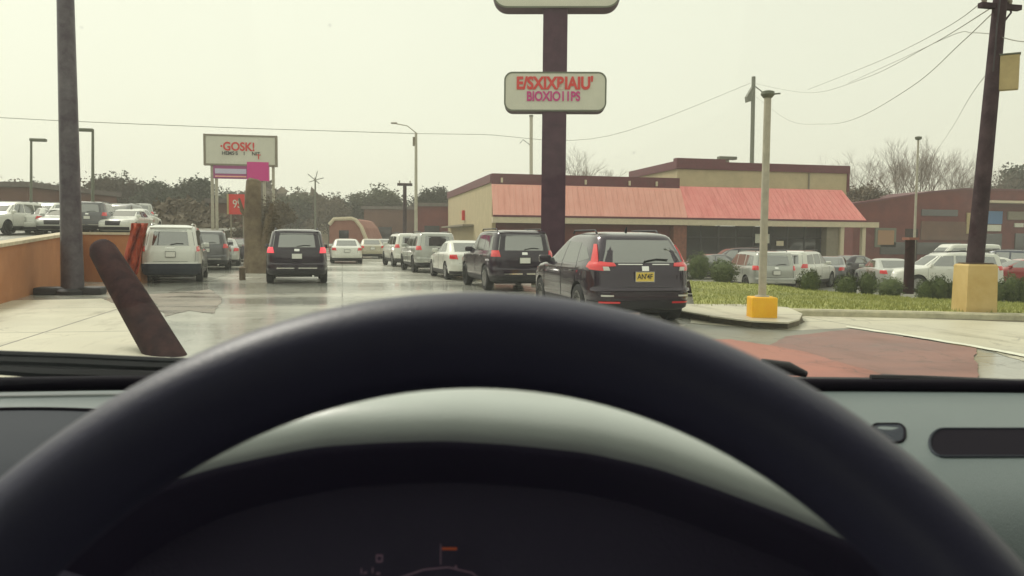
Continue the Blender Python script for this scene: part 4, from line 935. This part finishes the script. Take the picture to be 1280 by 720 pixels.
# ------------------------------------------------------------------ vegetation
def twig_tree(name, px, pyt, D, spread, seed, lab, group, z0=-.7, m=M_twig, depth=5, crown=None, leafn=0, k0=4, r0f=.03):
    rnd = random.Random(seed); p = at(px, 300, D); H = at(px, pyt, D).z - z0
    e = empty(name, (p.x, p.y, z0), 0, lab, 'tree', group); tb_ = MB(); cb = MB(); tips = []
    th = H*.30
    tb_.tube([(0, 0, 0), (0, 0, th*.6), (rnd.uniform(-.1, .1), 0, th)], [H*r0f, H*r0f*.8, H*r0f*.66], 8)
    def br(p, d, L_, r, n):
        q = p + d*L_; mid = p + d*L_*.5 + Vector((rnd.uniform(-1, 1), rnd.uniform(-1, 1), rnd.uniform(-.3, .8)))*L_*.08
        cb.tube([p, mid, q], [r, r*.8, r*.6], 5 if n > 2 else 3, caps=False)
        if n == 0: tips.append(q); return
        for _ in range(3 if n > 1 else 4):
            nd = (d + Vector((rnd.uniform(-1, 1)*spread, rnd.uniform(-1, 1)*spread, rnd.uniform(-.25, .55)))).normalized()
            br(q if rnd.random() < .7 else mid, nd, L_*rnd.uniform(.62, .85), r*.58, n-1)
    for k in range(k0):
        a = 6.28*k/k0+rnd.random(); d = Vector((math.cos(a)*.6*spread, math.sin(a)*.6*spread, 1)).normalized()
        br(Vector((0, 0, th*rnd.uniform(.7, 1))), d, H*.235, H*r0f*.5, depth-1)
    tb_.build('trunk', M_trunk if m is not M_twig else M_twig, e, smooth=60)
    if leafn:
        for q in tips:
            for _ in range(leafn):
                c = q + Vector((rnd.gauss(0, 1), rnd.gauss(0, 1), rnd.gauss(0, .8)))*H*.045; s_ = H*rnd.uniform(.010, .022)
                u = Vector((rnd.gauss(0, 1), rnd.gauss(0, 1), rnd.gauss(0, 1))).normalized(); w_ = u.orthogonal().normalized()
                cb.face([c-u*s_-w_*s_*.6, c+u*s_-w_*s_*.6, c+w_*s_])
    cb.build('crown', crown or m, e, recalc=False); register(e); return e
BG = 'bare trees behind the restaurant'
for i, (px, pyt, D, sp) in enumerate(((724, 186, 110, .75),)):
    twig_tree('bare_tree', px, pyt, D, sp, 11+i, 'bare tree above the coral awning just right of the thick sign pole', BG, depth=6, r0f=.018)
tl = ['bare tree just right of the restaurant parapet', 'slender bare tree left of the small round-headed lamp post', 'bare tree directly behind the small round-headed lamp post', 'bare tree right of the round-headed lamp post', 'low bare tree beside the utility pole above the red building', 'first low bare tree behind the restaurant corner', 'pale bare tree farthest right beside the leaning utility pole']
for i, (px, pyt, D, sp) in enumerate(((1066, 182, 100, .8), (1122, 184, 118, .55), (1152, 182, 115, .55), (1178, 190, 120, .6), (1206, 210, 120, .7), (1042, 215, 112, .7), (1238, 215, 118, .7))):
    twig_tree('bare_tree', px, pyt, D, sp, 31+i, tl[i], BG, depth=6, r0f=.014, k0=5)
# leafy far trees: three prototypes, copied
protos = []
for i, (mm, sp) in enumerate(((M_leaf1, .8), (M_leaf2, .85), (M_leaf3, .7))):
    t = twig_tree('tree', 60, 225, 100, sp, 60+i, 'x', 'distant trees on the horizon', depth=5, crown=mm, leafn=16, m=M_trunk, k0=5, r0f=.03); protos.append((t, at(60, 225, 100).z+.7))
FT = [(22, 236, 120, 0), (44, 226, 110, 1), (62, 232, 115, 2), (96, 228, 112, 0), (120, 235, 108, 1), (135, 228, 105, 2), (152, 220, 100, 1), (166, 222, 104, 0), (180, 232, 110, 1), (192, 236, 112, 2), (203, 232, 100, 2), (214, 240, 112, 1), (232, 245, 115, 1), (246, 228, 95, 2), (352, 243, 120, 1), (366, 240, 118, 0), (378, 250, 125, 1), (412, 243, 115, 1), (428, 246, 120, 0), (441, 256, 125, 1), (470, 236, 120, 0), (484, 248, 125, 2), (538, 238, 110, 2), (552, 246, 115, 1), (1068, 232, 96, 1), (1090, 240, 100, 2), (335, 248, 60, 1), (272, 240, 120, 0), (290, 244, 125, 2), (316, 240, 122, 1), (1276, 208, 120, 2)]
tlab = ['olive green tree', 'brownish bushy tree', 'dark green tree']
where = lambda px: 'in the treeline behind the upper lot' if px < 195 else ('between the upper lot and the roadside board' if px < 260 else ('behind the roadside board legs' if px < 330 else ('just left of the black SUV roof' if px < 345 else ('beyond the black SUV' if px < 400 else ('behind the slant-sided brick building' if px < 455 else ('beyond the far end of the queue' if px < 600 else ('behind the restaurant corner by the bare trees' if px < 1200 else 'at the right edge above the red building')))))))
used = [False]*3
for (px, pyt, D, k) in FT:
    t, h0 = protos[k]
    c = t if not used[k] else copy_tree(t); used[k] = True; c.name = 'tree'
    p = at(px, 300, D); h = at(px, pyt, D).z+.7; c.location = (p.x, p.y, -.7); s_ = h/h0; c.scale = (s_*random.uniform(.95, 1.3), s_*random.uniform(.9, 1.2), s_); c.rotation_euler.z = random.uniform(0, 6.28)
    c['label'] = tlab[k]+' '+where(px); c['group'] = 'distant trees on the horizon'
# wooded ridge that closes the horizon, then an added belt behind the viewer
b = MB(); Pn = []
for i in range(161):
    a = R(-75+150*i/160); Pn.append(a)
rng = random.Random(5)
for i in range(26000):
    a = R(rng.uniform(-60, 62)); D = rng.uniform(150, 185); hh_ = 8.2+2.2*math.sin(a*17)+1.8*math.sin(a*41+1)+1.2*math.sin(a*97)
    if a > .13: hh_ *= .72
    z = rng.random()**.8*hh_; c = Vector((math.sin(a+YAW)*D, math.cos(a+YAW)*D, z-.7)); s_ = rng.uniform(.5, 1.3)
    u = Vector((rng.gauss(0, 1), rng.gauss(0, 1), rng.gauss(0, 1))).normalized(); w_ = u.orthogonal().normalized()
    b.face([c-u*s_-w_*s_*.6, c+u*s_-w_*s_*.6, c+w_*s_])
for i in range(7000):  # unseen leaf belt behind the camera, added to darken the near car's reflections
    a = R(rng.uniform(75, 285)); D = rng.uniform(70, 85); z = rng.random()**.8*(10+2*math.sin(a*23)); c = Vector((math.sin(a+YAW)*D, math.cos(a+YAW)*D, z-.7)); s_ = rng.uniform(.7, 1.6)
    u = Vector((rng.gauss(0, 1), rng.gauss(0, 1), rng.gauss(0, 1))).normalized(); w_ = u.orthogonal().normalized()
    b.face([c-u*s_-w_*s_*.6, c+u*s_-w_*s_*.6, c+w_*s_])
tag(b.build('woodland', M_leaf2, recalc=False), 'far-off strip of brown woodland along the horizon, plus an unseen belt added behind the viewer', 'woodland', kind='stuff')
# pale stub tree in the road's left verge
p = gnd(319, 341); D_ = (p-CAM).dot(Fw); e = empty('pollarded_tree', p, 0, 'thick pale tree trunk with one leaning limb standing left of the black SUV', 'tree')
H = at(317, 224, D_).z
b = MB(); b.tube([(.1, 0, -.05), (.03, 0, .35), (0, 0, 1.2), (-.08, 0, 2.2), (-.05, 0, 3.2), (-.02, 0, H-.1), (0, 0, H)], [.62, .50, .42, .36, .33, .30, .2], 14); b.build('trunk', M_stub, e, smooth=60)
b = MB(); b.tube([(.15, -.1, .9), (.45, -.1, 1.5), (.60, -.05, 2.3), (.72, 0, 2.9)], [.26, .2, .16, .08], 10)
b.tube([(-.1, 0, 2.1), (-.5, 0, 2.6), (-.62, .1, 3.1)], [.14, .09, .04], 8); b.build('limb', M_stub, e, smooth=60)
b = MB(); rng = random.Random(9)
for i in range(1500):
    c = Vector((.72+rng.gauss(0, .17), rng.gauss(0, .2), 1.95+rng.gauss(0, .48))); s_ = rng.uniform(.03, .07); u = Vector((rng.gauss(0, 1), rng.gauss(0, 1), rng.gauss(0, 1))).normalized(); w_ = u.orthogonal().normalized()
    b.face([c-u*s_, c+u*s_, c+w_*s_])
b.build('crown', M_leaf2, e, recalc=False)
pp = gnd(303, 350); b = MB(); b.tube([pp, pp+Vector((0, 0, .42))], [.11, .10], 10); b.tube([pp+Vector((0, 0, .42)), pp+Vector((0, 0, .47))], [.13, .05], 10); tag(b.build('stump', M_stub, smooth=50), 'short weathered stump at the foot of the pale tree trunk', 'stump')
# shrubs
def shrub_mesh(seed):
    rng = random.Random(seed); b = MB()
    for i in range(1500):
        u = rng.uniform(-1, 1); a = rng.uniform(0, 6.28); s = math.sqrt(1-u*u); rr_ = rng.uniform(.78, 1.0 if rng.random() < .8 else 1.14)*(1+.15*math.sin(3*a+seed)+.10*math.sin(5*u*3+a*2+seed))
        c = Vector((math.cos(a)*s, math.sin(a)*s, u))*rr_*.5; c.z = max(-.46, c.z); sz = rng.uniform(.02, .045)
        n = Vector((rng.gauss(0, 1), rng.gauss(0, 1), rng.gauss(0, 1))).normalized(); w_ = n.orthogonal().normalized(); b.face([c-n*sz-w_*sz*.4, c+n*sz-w_*sz*.4, c+w_*sz])
    return b
def solid_core():
    b = MB(); b.lathe([(-.46, .2), (-.3, .36), (0, .40), (.25, .31), (.38, .1)], 'Z', seg=12); return b
sp_ = []
for k in range(3):
    e = empty('shrub', (0, 0, 0)); e['category'] = 'shrub'
    f = shrub_mesh(k).build('foliage', M_bush, e, recalc=False); c = solid_core().build('inner_growth', M_bush, e, smooth=60)
    for o in (f, c): o.location.z = .46
    register(e); sp_.append(e)
BU = [(873, 316, 348, 28, 36, 'tall round shrub touching the black crossover outline'), (903, 325, 352, 34, 33, 'round shrub left of the silver SUV'), (1012, 337, 364, 26, 25, 'first round shrub right of the yellow-based pole'), (1058, 343, 370, 27, 24, 'round shrub below the black saloon'), (1084, 339, 370, 20, 24, 'narrow upright shrub left of the largest dark green shrub'), (1112, 346, 373, 32, 23, 'largest dark green shrub just left of the reddish brown post'), (1156, 350, 376, 20, 22, 'small shrub just right of the reddish brown post'), (1173, 344, 377, 26, 22, 'dark round shrub halfway between the brown post and the tan block'), (1192, 352, 378, 18, 22, 'small shrub touching the tan block on its left'), (1244, 350, 379, 24, 21, 'low shrub touching the tan block on its right'), (1263, 342, 379, 20, 21, 'tall shrub second from the right edge'), (1278, 348, 380, 22, 21, 'shrub cut by the right edge of the view')]
us = [False]*3
for i, (px, yt, ybm, w, D, lab) in enumerate(BU):
    k = i % 3; e = sp_[k] if not us[k] else copy_tree(sp_[k]); us[k] = True; e.name = 'shrub'
    p = at(px, ybm, D); zt2 = at(px, yt, D).z; h = zt2-p.z; e.location = (p.x, p.y, p.z-.02); e.scale = (w*D/FOC/.95, w*D/FOC/.95, h/.92); e.rotation_euler.z = i*1.3
    e['label'] = lab; e['category'] = 'shrub'; e['group'] = 'shrubs along the grass strip'
# ------------------------------------------------------------------ own car (the viewer's)
me_ = empty('car', (0, 0, 0), -YAW, 'dark interior of the car the view is taken from, with steering wheel and dashboard', 'car')
Hc = CAMH
def loc(px, py, D):   # point in the car's own frame
    p = at(px, py, D); return Vector((p.dot(R0), p.dot(Fh), p.z))
sc = 1.05; cx, cy, cz, ta, RW, rw_ = [v*(sc if i != 3 else 1) for i, v in enumerate((-.0117, .1893, -.1924, .5717, .185, .0173))]
sw = empty('steering_wheel', (cx, cy, Hc+cz)); sw.parent = me_; sw.rotation_euler.x = -ta
b = MB(); rings = []
for k in range(160):
    a = 2*math.pi*k/160; rd_ = Vector((math.sin(a), 0, math.cos(a)))
    rr2 = rw_*(1+.0*math.sin(a)); ring = []
    for j in range(24):
        t = 2*math.pi*j/24; ring.append(rd_*(RW+math.cos(t)*rr2)+Vector((0, 1, 0))*math.sin(t)*rr2*1.08)
    rings.append(ring)
rings.append(rings[0]); b.loft(rings, caps=False); bmesh.ops.remove_doubles(b.b, verts=b.b.verts, dist=1e-5); b.build('rim', M_wheel, sw, smooth=70)
b = MB(); b.lathe([(-.035, .001), (-.035, .055), (-.02, .075), (.03, .08), (.05, .06)], 'Y', seg=32); b.build('hub', M_wheel, sw, smooth=50)
for a in (R(95), R(-95), R(180)):
    d = Vector((math.sin(a), 0, math.cos(a))); n = Vector((d.z, 0, -d.x)); b = MB()
    b.prism([d*.06+n*.035, d*.06-n*.035, d*(RW-.005)-n*.018, d*(RW-.005)+n*.018], (0, .018, 0)); b.build('spoke', M_wheel, sw, smooth=40)
# dashboard: profile swept across x
def Wz(s): return Hc-s
prof = [(.93, .170), (.86, .166), (.80, .167), (.72, .172), (.66, .183), (.62, .198), (.595, .215), (.58, .24), (.568, .262), (.555, .268), (.54, .272), (.525, .285), (.515, .32), (.52, .40), (.56, .55), (.60, .80)]
b = MB(); rings = []
xs = [-.75+2.1*i/60 for i in range(61)]
for x_ in xs:
    bul = .004*math.sin(x_*3)
    rings.append([(x_, y_+.02*abs(x_-.3)**2*-1, Wz(z_+.03*max(0, abs(x_-.3)-.5)**2)+bul) for y_, z_ in prof])
b.loft(rings, closed=False, caps=False); dsh = b.build('dashboard', M_dash, me_, smooth=70)
def decal(name, pxpts, m, D0_, off, sink=None):
    """inset panel on the dash: build from outline, slightly proud of the surface"""
    b = MB(); P = [loc(px, py, D) for px, py, D in pxpts]; n = Vector((0, -.35, .94)); b.prism([p+n*off for p in P], n*-.012); return b.build(name, m, dsh)
def dash_z(y): 
    for (y0, z0), (y1, z1) in zip(prof, prof[1:]):
        if y1 <= y <= y0: return Wz(lerp(z0, z1, (y-y0)/(y1-y0)))
    return Wz(.2)
from mathutils.bvhtree import BVHTree
dsh.data.calc_loop_triangles()
BV = BVHTree.FromPolygons([v.co for v in dsh.data.vertices], [tuple(p.vertices) for p in dsh.data.polygons])
def on_dash(px, py, off=.0015):
    d = (loc(px, py, 1.0)-Vector((0, 0, Hc))).normalized(); h = BV.ray_cast(Vector((0, 0, Hc)), d)
    if h[0] is None: return loc(px, py, .7)
    return h[0] - d*off
def slot(name, px0, px1, py0, py1, m, r=8, frame=None, off=.0035):
    pts = []; k = 6; cxp, cyp = (px0+px1)/2, (py0+py1)/2; w, h = px1-px0, py1-py0; r = min(h/2-.1, r if r else h/2)
    for X, Yp, a0 in ((w/2-r, h/2-r, 0), (-w/2+r, h/2-r, 90), (-w/2+r, -h/2+r, 180), (w/2-r, -h/2+r, 270)):
        for i in range(k+1):
            a = R(a0+90*i/k); pts.append((cxp+X+math.cos(a)*r, cyp+Yp+math.sin(a)*r))
    P = [on_dash(*p) for p in pts]; ctr = on_dash(cxp, cyp); b = MB()
    b.loft([[p.lerp(ctr, t) for p in P] for t in (0, .3, .6, .95)]); o = b.build(name, m, dsh)
    if frame:
        b = MB(); b.tube(P+[P[0]], .0013, 6, caps=False); b.build('vent_frame', frame, o)
    return o
slot('air_vent', 1162, 1345, 536, 571, M_slot, 18, M_dashd); slot('small_vent', 1088, 1131, 530, 553, M_dashd, 9, M_slot)
b = MB(); nC = 14; up = lambda px: 516-4*math.sin(max(0, min(1, (px+80)/240))*3.14); lo_ = lambda px: 680-.62*(px+80)
rows = [[on_dash(lerp(-80, 170, i/nC), lerp(up(lerp(-80, 170, i/nC)), lo_(lerp(-80, 170, i/nC)), j/8), .0035) for i in range(nC+1)] for j in range(9)]
b.loft(rows, closed=False, caps=False); o = b.build('speaker_panel', M_dashd, dsh, smooth=60)
b = MB(); b.tube(rows[0], .0028, 6); b.build('panel_edge', M_slot, o)
# rubber seal at the foot of the glass
b = MB(); b.tube([(x_, .872-.02*abs(x_-.3)**2, Wz(.158+.03*max(0, abs(x_-.3)-.5)**2)) for x_ in xs], .008, 8); b.build('window_seal', M_slot, me_, smooth=60)
# instrument hood
nb = 60; rings = []
bott = [(40, 705), (95, 662), (150, 630), (206, 604), (267, 585), (340, 569), (400, 558), (480, 553), (559, 551), (640, 556), (734, 566), (820, 585), (900, 613), (985, 645), (1064, 678), (1130, 710), (1230, 770)]
def bot(px):
    for (a, ya), (c, yc_) in zip(bott, bott[1:]):
        if a <= px <= c: return lerp(ya, yc_, (px-a)/(c-a))
    return bott[-1][1]
b = MB()
for i in range(nb+1):
    px = 40+(1230-40)*i/nb; y_s = (bot(max(40, px-16))+bot(px)+bot(min(1230, px+16)))/3
    e_ = loc(px, y_s, .42); t = (px-600)/490
    ring = [e_+Vector((0, .10, -.06)), e_+Vector((0, .03, -.018)), e_+Vector((0, .006, -.006)), e_]
    for (dy, dz) in ((.002, .0065), (.006, .012), (.012, .0162), (.020, .0188), (.032, .0206), (.048, .021), (.066, .0195), (.085, .0155), (.11, .007), (.14, -.006), (.2, -.04), (.26, -.08)):
        ring.append(e_+Vector((0, dy, dz)))
    rings.append(ring)
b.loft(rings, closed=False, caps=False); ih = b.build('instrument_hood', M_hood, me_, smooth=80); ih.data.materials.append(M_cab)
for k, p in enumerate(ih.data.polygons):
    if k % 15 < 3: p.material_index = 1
# cluster face set back under the hood
gc = empty('gauge_cluster', (0, 0, 0)); gc.parent = me_
c0 = loc(600, 800, .50)
b = MB(); P = [loc(px, py, .50) for px, py in ((0, 720), (95, 668), (206, 610), (340, 577), (600, 560), (734, 575), (900, 622), (1064, 688), (1250, 780))]
low_ = [Vector((p.x, p.y-.04, Hc-.42)) for p in (P[-1], P[0])]
b.face(P+low_); b.build('cluster_face', M_cab, gc)
def tick(px, py, w, h, m, nm='gauge_mark'):
    p = loc(px, py, .485); b = MB(); b.box(p.x-w/2, p.x+w/2, p.y-.002, p.y, p.z-h/2, p.z+h/2); b.build(nm, m, gc)
tick(551, 692, .0005, .012, M_tick, 'needle'); tick(562, 685, .009, .0009, M_needle)
for px_, py_, w_, h_ in ((471, 697, .0006, .004), (478, 697, .0006, .004), (474.5, 693.5, .003, .0006), (474.5, 701, .003, .0006), (452, 713, .0006, .003), (457, 715, .002, .0006), (466, 712, .0006, .003), (473, 716, .0022, .0006), (570, 708, .0012, .0012)): tick(px_, py_, w_, h_, M_tick)
b = MB(); b.tube([loc(500, 722, .484), loc(530, 712, .484), loc(560, 709, .484), (loc(590, 716, .484)), loc(600, 724, .484)], .0005, 5); b.build('dial_ring', M_tick, gc)
# lower trim so that the footwell is dark
b = MB(); b.box(-.74, 1.34, .56, .66, .3, Hc-.34); b.build('lower_dash', M_cab, me_)
# windscreen
gx0, gx1 = -.72, 1.32
b = MB(); rings = []
for i in range(25):
    x_ = lerp(gx0, gx1, i/24); cv = -.05*((x_-.3)/1.02)**2
    rings.append([(x_, .895+cv, Wz(.168+.03*max(0, abs(x_-.3)-.5)**2)), (x_, .60+cv, Hc+.10), (x_, .26+cv, Hc+.40)])
b.loft(rings, closed=False, caps=False); b.build('windshield', M_screen, me_, smooth=80)
# roof, pillars, doors, rear: the shell round the viewer
b = MB(); b.box(gx0-.05, gx1+.05, -2.2, .27, Hc+.40, Hc+.46, bev=.02); b.build('roof', M_cab, me_)
for sx in (gx0-.03, gx1+.03):
    b = MB(); b.tube([(sx, .86, Hc-.2), (sx, .24, Hc+.42)], .035, 10); b.build('pillar', M_cab, me_, smooth=50)
    b = MB(); b.box(sx-.04, sx+.04, -2.2, .86, .35, Hc-.22, bev=.02); b.build('door', M_cab, me_)
b = MB(); b.box(gx0-.05, gx1+.05, -2.25, -2.19, .35, Hc+.42); b.build('rear_panel', M_cab, me_)
b = MB(); b.box(gx0-.05, gx1+.05, -2.2, .9, .28, .36); b.build('floor_pan', M_cab, me_)
# cowl and bonnet outside the glass
b = MB(); rings = []
for x_ in xs:
    q = .03*max(0, abs(x_-.3)-.5)**2; dy = -.02*abs(x_-.3)**2
    rings.append([(x_, .905+dy, Wz(.172+q)), (x_, .94+dy, Wz(.180+q)), (x_, 1.02+dy, Wz(.185+q)), (x_, 1.06+dy, Wz(.18+q)), (x_, 1.075+dy, Wz(.20+q))])
b.loft(rings, closed=False, caps=False); b.build('cowl', M_trim, me_, smooth=40)
b = MB(); rings = []
for x_ in xs:
    q = .05*abs(x_-.3)**2; rings.append([(x_, 1.08, Wz(.198+q)), (x_, 1.25, Wz(.26+q)), (x_, 1.5, Wz(.38+q)), (x_, 1.8, Wz(.60+q)), (x_, 1.95, Wz(.95+q)), (x_, 1.9, .35)])
b.loft(rings, closed=False, caps=False); b.build('bonnet', P_grey, me_, smooth=50)
def wiper(pts, arm):
    e = empty('wiper', (0, 0, 0)); e.parent = me_
    P = [loc(*p) for p in pts]
    b = MB()
    for k, (off, r_) in enumerate(((0, .006), (.008, .004), (-.008, .005))): b.tube([p+Vector((0, 0, off)) for p in P], r_, 6)
    b.build('blade', M_trim, e)
    b = MB(); b.tube([loc(*p) for p in arm], [.007]*len(arm), 6); b.build('arm', M_trim, e)
wiper([(-60, 444, .97), (0, 450, .97), (90, 453, .98), (200, 458, .99), (330, 462, 1.0)], [(-60, 458, .96), (60, 466, .97), (200, 470, .98), (300, 470, 1.0)])
wiper([(1088, 480, .97), (1150, 481, .97), (1290, 487, .96), (1400, 492, .95)], [(1102, 474, .975), (1180, 478, .965), (1290, 482, .955), (1400, 488, .95)])
b = MB(); b.tube([loc(952, 452, 1.0), loc(985, 460, 1.0), loc(1008, 468, 1.0)], [.004, .008, .004], 8); b.build('washer_nozzle', M_trim, me_, smooth=50)
# ------------------------------------------------------------------ air
b = MB(); b.box(-420, 420, -130, 480, -1.8, 40); hz = b.build('haze', [])
m = bpy.data.materials.new('haze_air'); m.use_nodes = True; nt = m.node_tree; nt.nodes.remove(nt.nodes['Principled BSDF'])
pv = nt.nodes.new('ShaderNodeVolumePrincipled'); pv.inputs['Color'].default_value = (.985, .965, .94, 1); pv.inputs['Density'].default_value = .0013; pv.inputs['Anisotropy'].default_value = .2
nt.links.new(pv.outputs[0], nt.nodes['Material Output'].inputs['Volume']); hz.data.materials.append(m); hz['kind'] = 'stuff'; hz['label'] = 'thin pale haze in the damp air'; hz['category'] = 'haze'
# ------------------------------------------------------------------ light
w = bpy.data.worlds.new('World'); S.world = w; w.use_nodes = True; nt = w.node_tree; N = nt.nodes; L = nt.links; bg = N['Background']
sky = N.new('ShaderNodeTexSky'); sky.sky_type = 'NISHITA'; sky.sun_disc = False; EL, AZ = R(48), R(-35)
sky.sun_elevation = EL; sky.sun_rotation = AZ; sky.dust_density = 6; sky.air_density = 1.5
tc = N.new('ShaderNodeTexCoord'); sx = N.new('ShaderNodeSeparateXYZ'); L.new(tc.outputs['Generated'], sx.inputs[0])
nz = N.new('ShaderNodeTexNoise'); nz.inputs['Scale'].default_value = 2.2; nz.inputs['Detail'].default_value = 4; L.new(tc.outputs['Generated'], nz.inputs['Vector'])
gr = N.new('ShaderNodeMath'); gr.operation = 'MULTIPLY_ADD'; gr.inputs[1].default_value = -.35; gr.inputs[2].default_value = .58; L.new(sx.outputs['X'], gr.inputs[0])
ad = N.new('ShaderNodeMath'); ad.operation = 'MULTIPLY_ADD'; ad.inputs[1].default_value = .25; L.new(nz.outputs['Fac'], ad.inputs[0]); L.new(gr.outputs[0], ad.inputs[2])
cr = N.new('ShaderNodeValToRGB'); cr.color_ramp.elements[0].position = .2; cr.color_ramp.elements[1].position = .9
cr.color_ramp.elements[0].color = (6.3, 6.3, 5.1, 1); cr.color_ramp.elements[1].color = (7.7, 7.9, 6.45, 1); L.new(ad.outputs[0], cr.inputs['Fac'])
mx = N.new('ShaderNodeMixRGB'); mx.inputs[0].default_value = .92; L.new(sky.outputs[0], mx.inputs[1]); L.new(cr.outputs['Color'], mx.inputs[2])
L.new(mx.outputs[0], bg.inputs['Color']); bg.inputs['Strength'].default_value = .10
sl_ = bpy.data.lights.new('sun', 'SUN'); sl_.energy = 1.5; sl_.angle = R(14); sl_.color = (1, .95, .86); so = bpy.data.objects.new('sun', sl_); COL.objects.link(so)
# direction the light comes from matches the sky's sun (rotation measured from +Y towards +X)
dv = Vector((math.sin(AZ)*math.cos(EL), math.cos(AZ)*math.cos(EL), math.sin(EL)))
so.rotation_euler = (-dv).to_track_quat('-Z', 'Y').to_euler()
S.view_settings.view_transform = 'Standard'; S.view_settings.look = 'None'; S.view_settings.exposure = .48; S.view_settings.gamma = 1
S.render.engine = 'CYCLES'; S.cycles.max_bounces = 6; S.cycles.diffuse_bounces = 3; S.cycles.glossy_bounces = 3; S.cycles.transparent_max_bounces = 12; S.cycles.volume_bounces = 1
S.render.resolution_x = 1024; S.render.resolution_y = 576
